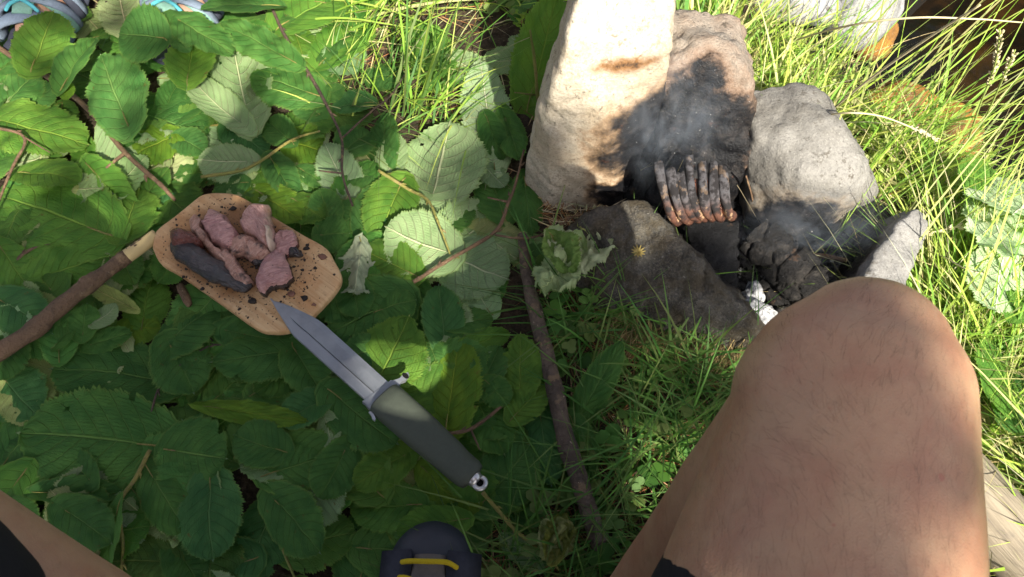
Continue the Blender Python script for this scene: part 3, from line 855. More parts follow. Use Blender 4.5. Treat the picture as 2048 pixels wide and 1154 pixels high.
stick('log', [P(1796, 815, .05), P(1926, 967, .052), P(2050, 1112, .052), P(2186, 1271, .05)], [.033, .034, .034, .035], m_log,
      'weathered pale log in the sun beside the thigh at the lower right', sides=28, seed=3.0, cat='log', n=12)
# ---------------------------------------------------------------- grass and litter
def blades(name, pts, length, width, lean_dir, lean, tints, mat, seg=5, droop=0.5, label=None, kind='stuff', parent=None):
    """many blades as one mesh; pts (n,3), lean_dir (n,) angle, lean (n,) 0 upright .. 1 flat"""
    n = len(pts)
    t = np.linspace(0, 1, seg + 1)
    dirs = np.stack([np.cos(lean_dir), np.sin(lean_dir), np.zeros(n)], 1)
    side = np.stack([-np.sin(lean_dir), np.cos(lean_dir), np.zeros(n)], 1)
    tw = npr.uniform(-0.9, 0.9, n)[:, None]
    side = side * np.cos(tw) + np.array([0, 0, 1.0]) * np.sin(tw)
    Vs = []
    for k, tt in enumerate(t):
        out = (lean * tt + droop * lean * tt ** 2.2)[:, None] * dirs * length[:, None]
        up = (np.sqrt(np.maximum(0.02, 1 - lean ** 2)) * tt - 0.55 * droop * lean * tt ** 2.4) * length
        c = pts + out
        c[:, 2] = pts[:, 2] + np.maximum(up, 0.003 * tt)
        w = width * (1 - tt ** 1.6) * (0.55 + 0.9 * min(tt * 3, 1) * 0.5)
        if k < seg:
            Vs += [c - side * w[:, None] * .5, c + side * w[:, None] * .5]
        else:
            Vs.append(c)
    per = 2 * seg + 1
    V = np.stack(Vs, 1).reshape(-1, 3)
    base = (np.arange(n) * per)[:, None]
    quads = np.array([[2 * k, 2 * k + 1, 2 * k + 3, 2 * k + 2] for k in range(seg - 1)])
    tri = np.array([2 * seg - 2, 2 * seg - 1, 2 * seg])
    Q = (base[:, :, None] + quads[None]).reshape(-1, 4)
    T = (base + tri[None])
    me = bpy.data.meshes.new(name)
    me.vertices.add(len(V)); me.vertices.foreach_set('co', V.astype(np.float32).ravel())
    loops = np.concatenate([Q.ravel(), T.ravel()])
    me.loops.add(len(loops)); me.loops.foreach_set('vertex_index', loops.astype(np.int32))
    starts = np.concatenate([np.arange(len(Q)) * 4, len(Q) * 4 + np.arange(len(T)) * 3])
    me.polygons.add(len(starts)); me.polygons.foreach_set('loop_start', starts.astype(np.int32))
    me.update(calc_edges=True)
    me.polygons.foreach_set('use_smooth', np.ones(len(starts), bool))
    at = me.color_attributes.new('tint', 'FLOAT_COLOR', 'POINT')
    colr = np.ones((len(V), 4), np.float32); colr[:, :3] = np.repeat(tints, per, 0)
    at.data.foreach_set('color', colr.ravel())
    me.materials.append(mat)
    o = link(name, me, parent, label, kind=kind)
    return o
def scatter(n, box, keep, zf=True):
    """n random ground points in a world box that pass keep(px, py, x, y)"""
    out = np.zeros((0, 3))
    while len(out) < n:
        x = npr.uniform(box[0], box[1], n * 2); y = npr.uniform(box[2], box[3], n * 2)
        px, py = proj_np(x, y, np.zeros(len(x)))
        k = keep(px, py, x, y)
        x, y = x[k], y[k]
        out = np.concatenate([out, np.stack([x, y, np.zeros(len(x))], 1)])
        if len(x) == 0: break
    out = out[:n]
    if zf:
        out[:, 2] = [ground_z(a, b) - 0.002 for a, b in out[:, :2]]
    return out
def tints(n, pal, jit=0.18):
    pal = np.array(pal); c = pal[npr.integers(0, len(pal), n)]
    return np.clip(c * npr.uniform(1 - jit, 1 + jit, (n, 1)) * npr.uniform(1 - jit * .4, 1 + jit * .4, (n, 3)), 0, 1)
STONES_PX = [[(1075, 430), (1040, 340), (1130, -60), (1360, -60), (1360, 120), (1480, 115), (1510, 150), (1510, 260), (1640, 240), (1720, 270), (1770, 390), (1860, 425), (1800, 600), (1560, 720), (1420, 700), (1150, 640), (1090, 540)]]
def in_any(px, py, polys):
    k = np.zeros(len(px), bool)
    for q in polys: k |= inside(px, py, q)
    return k
# foot of each stone on the ground, so that no grass grows inside
FOOT = []
for o in list(COL.objects):
    if o.name.split('.')[0] in ('standing_stone', 'sooty_stone', 'grey_stone', 'slab_stone', 'mossy_stone'):
        co = np.zeros(len(o.data.vertices) * 3); o.data.vertices.foreach_get('co', co); co = co.reshape(-1, 3)
        lo = co[co[:, 2] < 0.05]
        if len(lo): FOOT.append((lo[:, 0].min(), lo[:, 0].max(), lo[:, 1].min(), lo[:, 1].max()))
def foot_free(x, y, m=0.0):
    k = np.ones(len(x), bool)
    for a, b, c, d in FOOT:
        k &= ~((x > a - m) & (x < b + m) & (y > c - m) & (y < d + m))
    return k
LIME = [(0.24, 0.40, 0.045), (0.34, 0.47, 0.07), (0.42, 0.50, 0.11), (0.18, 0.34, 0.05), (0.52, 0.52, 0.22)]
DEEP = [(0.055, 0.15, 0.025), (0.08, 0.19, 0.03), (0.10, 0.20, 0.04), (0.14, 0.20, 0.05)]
STRAW = [(0.45, 0.38, 0.20), (0.38, 0.30, 0.14), (0.50, 0.46, 0.28)]
PIT = [(1180, 370), (1500, 300), (1790, 400), (1790, 640), (1560, 720), (1380, 640)]
def k_right(px, py, x, y):
    s = (x + y) * 0.7071 - 0.80
    bank = (s < -0.12) | (npr.random(len(x)) < .55 * np.exp(-np.maximum(0, s + .12) * 9) * (s < .06))
    d = (px > 1040) | (py < -10)
    soft = npr.random(len(x)) < np.clip((x - 0.18 + (y - 0.75) * 0.5) / 0.12, 0.0, 1)
    return d & soft & bank & foot_free(x, y, .012) & ~inside(px, py, PIT) & (y < 1.9) & ((x - y) > -1.0)
def k_far(px, py, x, y):
    s = (x + y) * 0.7071 - 0.80
    return (s > 1.0) & (x - y > -1.6)
n = 15000
p = scatter(n, (0.1, 1.25, 0.02, 1.35), k_right)
ang = npr.normal(R(40), 0.8, n) + 1.3 * np.sin(p[:, 0] * 19 + 3 * np.sin(p[:, 1] * 13))
g1 = blades('grass', p, npr.gamma(5, 0.016, n) + 0.03, npr.gamma(3.2, .0009, n) + .0008, ang, npr.uniform(.35, .95, n), tints(n, LIME), m_grass, droop=0.45)
n = 3000
p = scatter(n, (0.1, 1.25, 0.02, 1.35), k_right)
blades('dry_grass', p, npr.uniform(.05, .20, n), npr.uniform(.0010, .0024, n), npr.uniform(0, 6.28, n), npr.uniform(.5, .97, n), tints(n, STRAW), m_grass, droop=0.5)
n = 5000
p = scatter(n, (0.2, 2.4, 0.2, 2.6), k_far)
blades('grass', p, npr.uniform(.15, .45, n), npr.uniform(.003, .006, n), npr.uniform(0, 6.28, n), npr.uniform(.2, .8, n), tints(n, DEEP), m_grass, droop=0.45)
# long blades leaning over the stream towards the right
def k_long(px, py, x, y):
    s = (x + y) * 0.7071 - 0.80
    return (s > -0.22) & (s < 0.06) & (px > 1560)
n = 190
p = scatter(n, (0.3, 1.2, 0.3, 1.2), k_long)
blades('tall_grass', p, npr.uniform(.16, .42, n), npr.uniform(.0018, .0036, n), npr.normal(R(38), 0.35, n), npr.uniform(.45, .9, n), tints(n, LIME + [(0.30, 0.36, 0.10)]), m_grass, seg=8, droop=0.35)
# shaded turf in the middle, between the stick and the leg
MID = [(1060, 500), (1130, 560), (1200, 610), (1380, 690), (1520, 720), (1560, 1300), (900, 1300), (960, 1040), (1100, 1000), (1150, 900), (1110, 700)]
def k_mid(px, py, x, y):
    return inside(px, py, MID)
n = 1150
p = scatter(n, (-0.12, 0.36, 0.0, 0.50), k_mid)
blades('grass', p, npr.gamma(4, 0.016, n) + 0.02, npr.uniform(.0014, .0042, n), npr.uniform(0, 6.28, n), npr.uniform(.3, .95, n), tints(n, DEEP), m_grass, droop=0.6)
TUFT = [(1170, 640), (1240, 600), (1330, 740), (1360, 880), (1300, 900), (1400, 780), (1330, 690)]
for k, (a, b) in enumerate(TUFT):
    c = P(a, b, 0); n = 34
    p = np.array([[c.x, c.y, 0.0]] * n) + np.concatenate([npr.normal(0, 0.012, (n, 2)), np.zeros((n, 1))], 1)
    tag(blades('grass_tuft', p, npr.uniform(.05, .15, n), npr.uniform(.0022, .0048, n), npr.uniform(0, 6.28, n), npr.uniform(.35, .85, n), tints(n, DEEP + [(0.12, 0.26, 0.04)]), m_grass, seg=7, droop=0.5, kind=None),
        ['fine grass tuft beside the middle stick', 'grass tuft at the left foot of the mossy stone', 'long arching grass tuft below the mossy stone', 'broad bladed grass tuft nearest the calf', 'low grass tuft between stick and calf',
         'grass tuft leaning against the side of the knee', 'grass tuft over the ash below the mossy stone'][k], 'grass tuft', 'grass tufts by the leg')
# top middle turf and the grass round the bare earth
def k_top(px, py, x, y):
    a = inside(px, py, [(500, -260), (1160, -260), (1120, 60), (1040, 70), (960, 20), (860, 30), (780, 110), (700, 130), (640, 60)])
    b = inside(px, py, [(640, 130), (800, 110), (930, 170), (960, 260), (900, 290), (780, 280), (700, 290), (640, 230)])
    return (a | b) & foot_free(x, y, .01)
n = 1500
p = scatter(n, (-0.6, 0.15, 0.6, 1.6), k_top)
blades('grass', p, npr.gamma(4, 0.018, n) + 0.02, npr.uniform(.0014, .0040, n), npr.normal(R(30), 1.3, n), npr.uniform(.4, .97, n), tints(n, LIME + DEEP), m_grass, droop=0.5)
def k_tl(px, py, x, y):
    return (py < 60) & (px < 600) | (py < 0) & (px < 1100)
n = 2600
p = scatter(n, (-1.9, 0.1, 0.85, 1.9), k_tl)
blades('grass', p, npr.uniform(.04, .12, n), npr.uniform(.0016, .004, n), npr.uniform(0, 6.28, n), npr.uniform(.4, .95, n), tints(n, DEEP + [(0.25, 0.2, 0.1)]), m_grass, droop=0.5)
# a sheaf of long bent blades over the bright leaf at the top
c = P(690, 30, 0); n = 46
p = np.array([[c.x, c.y, 0.01]] * n) + np.concatenate([npr.normal(0, 0.03, (n, 2)), np.zeros((n, 1))], 1)
tag(blades('grass_tuft', p, npr.uniform(.10, .20, n), npr.uniform(.003, .006, n), npr.normal(R(20), 0.5, n), npr.uniform(.8, .97, n), tints(n, LIME), m_grass, seg=8, droop=0.4, kind=None), 'bright sheaf of long bent grass at the top edge beside the bare earth', 'grass tuft', 'grass tufts by the leaves')
c = P(830, 240, 0); n = 14
p = np.array([[c.x, c.y, 0.01]] * n) + np.concatenate([npr.normal(0, 0.018, (n, 2)), np.zeros((n, 1))], 1)
tag(blades('grass_tuft', p, npr.uniform(.12, .24, n), npr.uniform(.0035, .006, n), npr.normal(R(62), 0.42, n), npr.uniform(.3, .8, n), tints(n, DEEP + LIME[:2]), m_grass, seg=8, droop=0.4, kind=None), 'long green blades rising across the bright leaf left of the pale stone', 'grass tuft', 'grass tufts by the leaves')
# broad grass leaves right of the pale stone
c = P(1375, 130, 0); n = 18
p = np.array([[c.x, c.y, 0.01]] * n) + np.concatenate([npr.normal(0, 0.03, (n, 2)), np.zeros((n, 1))], 1)
tag(blades('grass_tuft', p, npr.uniform(.10, .2, n), npr.uniform(.008, .014, n), npr.normal(R(95), 0.5, n), npr.uniform(.3, .8, n), tints(n, [(0.13, 0.27, 0.06), (0.18, 0.31, 0.08)]), m_grass, seg=8, droop=0.4, kind=None), 'broad soft green blades rising behind the gap of the two tall stones', 'grass tuft', 'grass tufts by the stones')
# needles, dead stalks and bark crumbs
def litter(name, n, box, keep, ln, wd, pal, zr=(0.002, 0.012)):
    p = scatter(n, box, keep)
    p[:, 2] += npr.uniform(*zr, n)
    return blades(name, p, npr.uniform(*ln, n), npr.uniform(*wd, n), npr.uniform(0, 6.28, n), npr.uniform(.97, 1.0, n), tints(n, pal, .3), m_litter, seg=2, droop=0.02)
BROWN = [(0.20, 0.085, 0.035), (0.28, 0.14, 0.06), (0.12, 0.06, 0.03), (0.34, 0.22, 0.12)]
litter('pine_needles', 1500, (-0.12, 0.36, 0.0, 0.50), k_mid, (.02, .05), (.0010, .0018), BROWN)
litter('dead_stalks', 500, (-0.6, 0.15, 0.55, 1.3), lambda px, py, x, y: inside(px, py, [(640, -200), (1140, -200), (1060, 420), (900, 280), (650, 260)]) & foot_free(x, y), (.02, .07), (.0010, .0025), BROWN + STRAW)
litter('dead_stalks', 420, (0.0, 0.45, 0.25, 0.62), lambda px, py, x, y: inside(px, py, [(1060, 400), (1230, 400), (1240, 440), (1100, 500)]) | inside(px, py, [(1240, 620), (1520, 660), (1500, 760), (1380, 740)]), (.015, .05), (.0010, .0020), BROWN + STRAW)
litter('dead_stalks', 1200, (0.25, 1.25, 0.02, 1.35), k_right, (.02, .09), (.0010, .0022), STRAW + BROWN)
# dry moss fringe on the front stone
c0 = [P(a, b, 0.022) for a, b in ((1250, 640), (1300, 655), (1350, 670), (1400, 680), (1450, 690), (1480, 700))]
n = 900
k = npr.integers(0, len(c0), n)
p = np.array([[c0[i].x, c0[i].y, c0[i].z] for i in k]) + npr.normal(0, 1, (n, 3)) * np.array([0.016, 0.014, 0.006])
blades('moss_fringe', p, npr.uniform(.012, .03, n), npr.uniform(.0008, .0018, n), npr.normal(R(-115), 0.4, n), npr.uniform(.85, 1.0, n), tints(n, [(0.20, 0.14, 0.06), (0.28, 0.21, 0.10), (0.13, 0.09, 0.04), (0.16, 0.17, 0.05)]), m_litter, seg=3, droop=0.7)
# small round leaved ground cover
def clover(name, n, box, keep, zr, pal):
    p = scatter(n, box, keep)
    p[:, 2] += npr.uniform(*zr, n)
    V, F, T = [], [], []
    for q in p:
        r = npr.uniform(.004, .009); a0 = npr.uniform(0, 6.28); tl = npr.normal(0, .35, 2)
        col = np.array(pal[npr.integers(len(pal))]) * npr.uniform(.75, 1.25)
        for m in range(3 if npr.random() < .6 else 1):
            a = a0 + m * 2.1; cx, cy = q[0] + math.cos(a) * r * .9, q[1] + math.sin(a) * r * .9
            o = len(V)
            for s in range(7):
                b = s / 7 * 6.283
                dx, dy = math.cos(b) * r, math.sin(b) * r * .85
                V.append((cx + dx, cy + dy, q[2] + dx * tl[0] + dy * tl[1])); T.append(col)
            F.append(tuple(range(o, o + 7)))
    me = mesh_of(name, V, F, m_grass)
    at = me.color_attributes.new('tint', 'FLOAT_COLOR', 'POINT')
    colr = np.ones((len(V), 4), np.float32); colr[:, :3] = np.clip(T, 0, 1)
    at.data.foreach_set('color', colr.ravel())
    return link(name, me, kind='stuff')
clover('ground_cover', 420, (-0.25, 0.14, 0.78, 1.4), lambda px, py, x, y: inside(px, py, [(880, -300), (1160, -300), (1125, 60), (1060, 80), (960, 25), (940, -40)]) & foot_free(x, y, .01), (.01, .05), LIME[:2] + DEEP)
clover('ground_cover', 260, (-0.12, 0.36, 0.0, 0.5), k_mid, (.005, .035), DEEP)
clover('ground_cover', 900, (0.25, 1.25, 0.02, 1.3), k_right, (.01, .06), LIME)

# single stalks one can pick out
def stalk(pts, rad, mat, label, head=0):
    sp = spline(pts, 8)
    root = empty('grass_stalk', sp[0], label, 'grass stalk', 'dry and flowering grass stalks')
    V, F = tube(sp, [rad, rad * .9, rad * .6], 6)
    part('stem', mesh_of('stem', V, F, mat), root)
    if head:
        mb = MB(); k0 = int(len(sp) * (1 - head))
        for i in range(k0, len(sp) - 1):
            for q in range(4):
                d = Vector((rng.uniform(-1, 1), rng.uniform(-1, 1), rng.uniform(-.3, 1))).normalized()
                t = (sp[i + 1] - sp[i]).normalized()
                a = sp[i] + d * rad; b = a + (d * .5 + t).normalized() * rad * 5
                V, F = tube([a, (a + b) / 2, b], [rad * .5, rad * 1.0, rad * .2], 5)
                mb.add(V, F)
        part('seed_head', mb.mesh('seed_head', m_straw), root)
m_straw = plain('straw', (0.52, 0.45, 0.27), 0.6)
m_lime = plain('lime_stalk', (0.30, 0.36, 0.10), 0.5)
stalk([P(1620, 236, .10), P(1690, 226, .17), P(1760, 232, .17), P(1830, 258, .14), P(1875, 280, .09)], .0012, m_straw, 'pale dry stalk arching over the grey stone', .3)
stalk([P(1560, 90, .02), P(1680, 55, .2), P(1820, 36, .26), P(1950, 38, .26), P(2045, 45, .24)], .0013, m_straw, 'long straw arching across the dark stream at the top right')
stalk([P(1640, 240, .02), P(1730, 165, .2), P(1850, 80, .32), P(1960, 10, .4)], .0015, m_straw, 'thick pale stalk slanting up across the stream')
stalk([P(1930, 300, .02), P(1960, 210, .16), P(1990, 130, .26), P(2000, 60, .33)], .0013, m_lime, 'flowering stalk with seed head near the top right corner', .5)
stalk([P(1960, 260, .02), P(2000, 170, .2), P(2030, 100, .3)], .0013, m_lime, 'flowering stalk with seed head against the right edge', .45)
stalk([P(1760, 440, .02), P(1790, 475, .07), P(1935, 450, .09)], .0014, m_straw, 'dry seed stalk lying beside the top of the slab stone', .55)
stalk([P(1870, 590, .02), P(1905, 640, .05), P(1925, 690, .05), P(1935, 720, .03)], .0016, m_straw, 'dry bent stalk in the grass right of the knee', .3)
stalk([P(1840, 495, .03), P(1890, 515, .09), P(1955, 545, .1), P(2060, 545, .06)], .0009, m_straw, 'thin yellow straw crossing the pale leaves at the right edge')
stalk([P(1960, 590, .01), P(1700, 600, .0), P(1690, 600, .0)], .0009, m_straw, 'thin straw lying behind the knee') if False else None
# broad leaved plants at the right edge
def plant(spec, label):
    root = empty('broadleaf_plant', P(*spec[0][0:2], 0), label, 'plant', 'broad leaved plants at the right edge')
    for (bx, by, bz, tx, ty, tz, w, under, tint, k) in spec:
        b, tp = P(bx, by, bz), P(tx, ty, tz)
        L = (tp - b).length; X = (tp - b).normalized()
        Y = Vector((0, 0, 1)).cross(X).normalized(); Z = X.cross(Y)
        Mx = Matrix((X, Y, Z)).transposed() @ Matrix.Rotation(rng.gauss(0, .2) + (math.pi if under else 0), 3, 'X')
        o = link('leaf', LEAF[k], root)
        o.location = b - root.location; o.rotation_euler = Mx.to_euler(); o.color = (*tint, 1)
        wr = w / max(20, math.hypot(tx - bx, ty - by))
        o.scale = (L, L * wr / .84, L * .9)
    V, F = tube(spline([P(*spec[0][0:2], 0), P(*spec[0][0:2], spec[0][2])] if spec[0][2] > 0.01 else [P(*spec[0][0:2], 0), P(*spec[0][0:2], .02)], 3), .0018, 6)
    part('stem', mesh_of('stem', V, F, m_stem), root)
W9 = (2.1, 1.9, 2.4)
plant([(1975, 410, .08, 2020, 520, .13, 66, True, W9, 6), (2010, 500, .10, 1985, 625, .10, 92, True, W9, 9), (2060, 380, .08, 2025, 430, .12, 90, True, W9, 0)], 'wilted whitish broad leaves in full sun at the right edge')
plant([(2000, 375, .06, 1925, 345, .10, 66, False, BR8, 7)], 'pale green ribbed leaf in the grass above the slab stone')
plant([(2030, 730, .05, 1985, 800, .09, 80, False, BR8, 0), (2060, 780, .05, 1990, 850, .07, 70, False, N1, 5), (2050, 560, .08, 2025, 640, .10, 44, False, BR8, 1)], 'fresh green toothed leaves by the right edge beside the knee')
plant([(1990, 620, .03, 1960, 660, .06, 60, False, PL, 2), (2040, 640, .04, 1990, 700, .06, 70, False, PL, 8)], 'grey green lobed leaves low in the grass at the right edge')
plant([(1820, 600, .03, 1910, 592, .05, 30, False, YL, 4)], 'single narrow green leaf lying right of the knee top')
plant([(1150, 850, .02, 1240, 690, .09, 62, False, DK, 4), (1165, 830, .02, 1215, 800, .04, 30, False, DK, 0)], 'long dark leaf rising from the turf beside the middle stick')
# ---------------------------------------------------------------- cutting board
BZ0, BZ1 = 0.054, 0.067
BOARD_EDGE = [(303, 494), (311, 461), (347, 432), (379, 406), (400, 390), (425, 384), (465, 386), (492, 397), (560, 440), (608, 469), (651, 494), (668, 520), (682, 551), (671, 580), (627, 628), (602, 650), (574, 661), (543, 663), (511, 655), (441, 606), (361, 550), (320, 525)]
def mk_board():
    t = NT('board_wood'); p = t.pos()
    ax = (P(500, 396, .06) - P(690, 530, .06)).normalized()
    ang = math.atan2(ax.y, ax.x)
    q = t.scaled(p, (1, 1, 1), rot=(0, 0, -ang))
    g1 = t.noise(t.scaled(q, (6, 150, 60)), 1.0, 5, 0.6)
    g2 = t.noise(t.scaled(q, (10, 480, 200)), 1.0, 3, 0.5)
    n1 = t.noise(p, 24, 4, 0.6)
    col = t.mix(t.step(0.3, 0.7, g1), (0.58, 0.40, 0.22), (0.47, 0.29, 0.14))
    col = t.mix(t.m('MULTIPLY', t.step(0.5, 0.75, g2), 0.45), col, (0.27, 0.14, 0.055))
    col = t.mix(t.m('MULTIPLY', t.step(0.40, 0.72, n1), 0.7), col, (0.38, 0.17, 0.055))
    # meat juice and char smudges round the meat
    d = t.n('VectorMath', 1, {0: p, 1: tuple(P(480, 500, BZ1))}, operation='DISTANCE')
    d = t.m('ADD', d, t.m('MULTIPLY', t.m('SUBTRACT', t.noise(p, 40, 5, .65), .5), .09))
    col = t.mix(t.m('MULTIPLY', t.step(0.105, 0.03, d), 0.92), col, (0.15, 0.066, 0.024))
    sp = t.m('MULTIPLY', t.step(0.61, 0.66, t.noise(p, 260, 3, 0.6)), t.step(0.15, 0.06, d))
    col = t.mix(t.m('MULTIPLY', sp, 0.92), col, (0.03, 0.018, 0.012))
    return t.done(t.bsdf(col, t.m('SUBTRACT', 0.62, t.m('MULTIPLY', n1, 0.2)), t.bump(t.m('ADD', g1, g2), 0.25, 0.001), 0.35))
m_board = mk_board()
board_root = empty('cutting_board', P(480, 520, BZ0), 'pale wooden cutting board with rounded corners and charred crumbs', 'cutting board')
outl = [P(x, y, BZ1) for x, y in BOARD_EDGE]
outl = [Vector(p) for p in spline(outl + [outl[0]], 5)[:-1]]
cen = sum(outl, Vector()) / len(outl)
V, F = [], []
prof = [(0.0035, 0.0), (0.0008, 0.0014), (0.0, 0.0035), (0.0, 0.0095), (0.0010, 0.0118), (0.0035, 0.0130), (0.012, 0.0126)]
for ins, h in prof:
    for p in outl:
        dv = (cen - p); dv.z = 0
        q = p + dv.normalized() * ins; q.z = BZ0 + h
        V.append(q)
n = len(outl)
for j in range(len(prof) - 1):
    for i in range(n):
        a, b = j * n + i, j * n + (i + 1) % n
        F.append((a, b, b + n, a + n))
for sc in (0.66, 0.33):
    o = len(V) - n
    for i in range(n):
        q = cen + (V[(len(prof) - 1) * n + i] - cen) * sc; q.z = BZ0 + 0.0126 - 0.0012 * (1 - sc)
        V.append(q)
    for i in range(n):
        F.append((o + i, o + (i + 1) % n, o + n + (i + 1) % n, o + n + i))
o = len(V) - n
V.append(Vector((cen.x, cen.y, BZ0 + 0.0112)))
for i in range(n): F.append((o + i, o + (i + 1) % n, len(V) - 1))
F.append(tuple(reversed(range(n))))
part('board', mesh_of('board', V, F, m_board), board_root)

# crumbs of charred crust
m_char_crumb = plain('char_crumb', (0.022, 0.016, 0.013), 0.7, 0.3, bump=0.8, dist=0.002)
m_meat_crumb = plain('meat_crumb', (0.16, 0.07, 0.045), 0.5)
def crumb_mesh(seed):
    V, F = ellipsoid((0, 0, 0), (1, .8, .35), nu=7, nv=5)
    V = [v * (0.75 + 0.5 * noise.noise(v * 1.3 + Vector((seed * 7, 0, 0)))) for v in V]
    return V, F
mb = MB()
r2 = random.Random(5)
for k in range(1700):
    a = r2.uniform(0, 6.28); d = abs(r2.gauss(0, 0.065))
    q = P(480, 505, BZ1) + Vector((math.cos(a) * d * 1.35, math.sin(a) * d, 0))
    px, py = proj(q)
    if not inside(np.array([px]), np.array([py]), [(320, 500), (330, 445), (405, 400), (440, 394), (495, 404), (635, 492), (680, 532), (668, 568), (595, 640), (545, 650), (500, 638), (330, 532)])[0]: continue
    s = min(0.0042, 0.0008 + r2.expovariate(1 / 0.00060))
    V, F = crumb_mesh(k)
    R3 = Matrix.Rotation(r2.uniform(0, 6.28), 3, 'Z')
    mb.add([R3 @ v * s + Vector((q.x, q.y, BZ1 - 0.0008 + s * .2)) for v in V], F)
link('crumbs', mb.mesh('crumbs', m_char_crumb), kind='stuff')
for (a, b, s, mt, lb) in ((467, 417, .0052, m_char_crumb, 'black crumb of char at the top middle of the board'), (497, 425, .0044, m_char_crumb, 'black crumb of char left of the topmost pink slice'), (505, 602, .0058, m_char_crumb, 'black crumb of char left of the knife tip'),
                          (583, 588, .0055, m_meat_crumb, 'brown meat crumb right of the lowest pink slice'), (610, 597, .0050, m_char_crumb, 'dark crumb above the knife blade on the board'), (628, 609, .0034, m_meat_crumb, 'small brown crumb nearest the right end of the board'),
                          (612, 497, .0050, m_char_crumb, 'thin dark flake above the black char piece on the board'), (645, 514, .0062, m_meat_crumb, 'brown burnt lump at the right edge of the board')):
    V, F = crumb_mesh(a)
    q = P(a, b, BZ1)
    link('crumb', mesh_of('crumb', [v * s * 1.15 + Vector((q.x, q.y, BZ1 + s * .1)) for v in V], F, mt), None, lb, 'crumb', 'bits of char on the board')

# ---------------------------------------------------------------- meat on the board
def mk_meat(name, pink, dark, char, fibre_rot, charlo=0.55, charhi=0.75, fat=0.2, rough=0.42):
    t = NT(name); p = t.pos()
    q = t.scaled(p, (1, 1, 1), rot=(0, 0, fibre_rot))
    f = t.noise(t.scaled(q, (60, 620, 300)), 1.0, 4, 0.6, dist=0.6)
    n1 = t.noise(p, 46, 5, 0.65); n2 = t.noise(p, 120, 4, 0.6)
    col = t.mix(t.step(0.3, 0.7, f), pink, dark)
    col = t.mix(t.m('MULTIPLY', t.step(0.58, 0.75, n2), fat), col, (0.62, 0.46, 0.38))
    ch = t.step(charlo, charhi, n1)
    col = t.mix(t.m('MULTIPLY', ch, 0.95), col, char)
    col = t.mix(t.m('MULTIPLY', t.step(0.70, 0.74, t.noise(p, 300, 2, .5)), 0.85), col, (0.02, 0.014, 0.012))
    h = t.m('ADD', t.m('MULTIPLY', f, 1.0), n2)
    nd_spec = .8 if fat == 0.0 else .6
    return t.done(t.bsdf(col, t.m('ADD', t.m('SUBTRACT', rough, .16), t.m('MULTIPLY', n2, 0.2)), t.bump(h, 0.9, 0.0035), nd_spec, sss=0.05))
m_pink = mk_meat('pink_meat', (0.54, 0.325, 0.28), (0.33, 0.16, 0.145), (0.07, 0.035, 0.03), 0.9, 0.60, 0.74)
m_pink2 = mk_meat('pink_meat_across', (0.52, 0.30, 0.275), (0.31, 0.14, 0.14), (0.05, 0.025, 0.025), -0.4, 0.58, 0.72)
m_strip = mk_meat('browned_meat', (0.52, 0.32, 0.25), (0.32, 0.15, 0.11), (0.03, 0.02, 0.02), 2.2, 0.50, 0.66, 0.5)
m_crust = mk_meat('charred_crust', (0.045, 0.030, 0.030), (0.018, 0.016, 0.020), (0.012, 0.012, 0.016), 0.4, 0.4, 0.7, 0.0, 0.22)
m_red = mk_meat('roasted_red_meat', (0.16, 0.045, 0.03), (0.09, 0.025, 0.02), (0.02, 0.012, 0.012), 0.3, 0.52, 0.72, 0.12, 0.33)
MG = 'grilled meat on the board'
def meat(name, outline, thick, mat, label, z0=BZ1 - 0.0015, rough=0.0030, power=2.6, seed=1.0, cat='meat', edge=None):
    cx_ = sum(p[0] for p in outline) / len(outline); cy_ = sum(p[1] for p in outline) / len(outline)
    outline = [(cx_ + (x - cx_) * 1.16, cy_ + (y - cy_) * 1.13) for x, y in outline]
    me = blob(name, outline, z0, thick, mat, 0, 85, seed, power=power, rings=16)
    fa = seed * 1.3
    for v in me.vertices:                      # torn fibres running one way, and lumps
        p = v.co; w_ = (p.x * math.cos(fa) + p.y * math.sin(fa)); e_ = (p.y * math.cos(fa) - p.x * math.sin(fa))
        k_ = min(1, max(0, (p.z - z0) / thick * 1.5))
        v.co.z += k_ * (.0028 * noise.noise(Vector((w_ * 300, e_ * 45, seed))) + .006 * noise.noise(Vector((p.x * 60, p.y * 60, seed))))
        v.co.x += .0030 * noise.noise(Vector((p.x * 130, p.y * 130, seed + 4))); v.co.y += .0030 * noise.noise(Vector((p.x * 130, p.y * 130, seed + 9)))
    me.update()
    if edge:
        me.materials.append(edge)
        zs = [v.co.z for v in me.vertices]; z1 = z0 + thick * 0.55
        for f in me.polygons:
            if f.center.z < z1: f.material_index = 1
    return link(name, me, None, label, cat, MG)
# charred end piece, tube like: red crust at its thick end, black skin along it
root = empty('charred_meat_piece', P(400, 520, BZ1), 'long charred piece with a glossy black skin and a dark red end', 'meat', MG)
sp = spline([P(358, 492, .078), P(385, 512, .081), P(420, 535, .080), P(455, 556, .076), P(492, 572, .072)], 7)
V, F = tube(sp, [.0115, .0150, .0140, .0115, .007], 18, flat=0.9, bump=0.25, seed=2, round_end=True)
me = mesh_of('skin', V, F, m_crust); roughen(me, .0022, 75, 4, 1.0, ridged=.0012)
part('skin', me, root)
part('red_end', blob('red_end', [(345, 492), (352, 474), (378, 470), (402, 478), (410, 496), (395, 506), (372, 512), (352, 508)], .070, .029, m_red, .0022, 90, 3.0), root)
meat('meat_strip', [(386, 452), (394, 441), (406, 443), (408, 456), (418, 476), (432, 500), (452, 520), (446, 528), (424, 510), (402, 484), (390, 468)], .020, m_strip, 'narrow browned strip standing between the black piece and the pale strips', seed=2)
meat('meat_strip', [(436, 520), (452, 505), (468, 516), (484, 538), (500, 560), (504, 572), (490, 576), (474, 570), (456, 548)], .021, m_strip, 'pale browned strip pointing down at the lower edge of the board', seed=3, power=3)
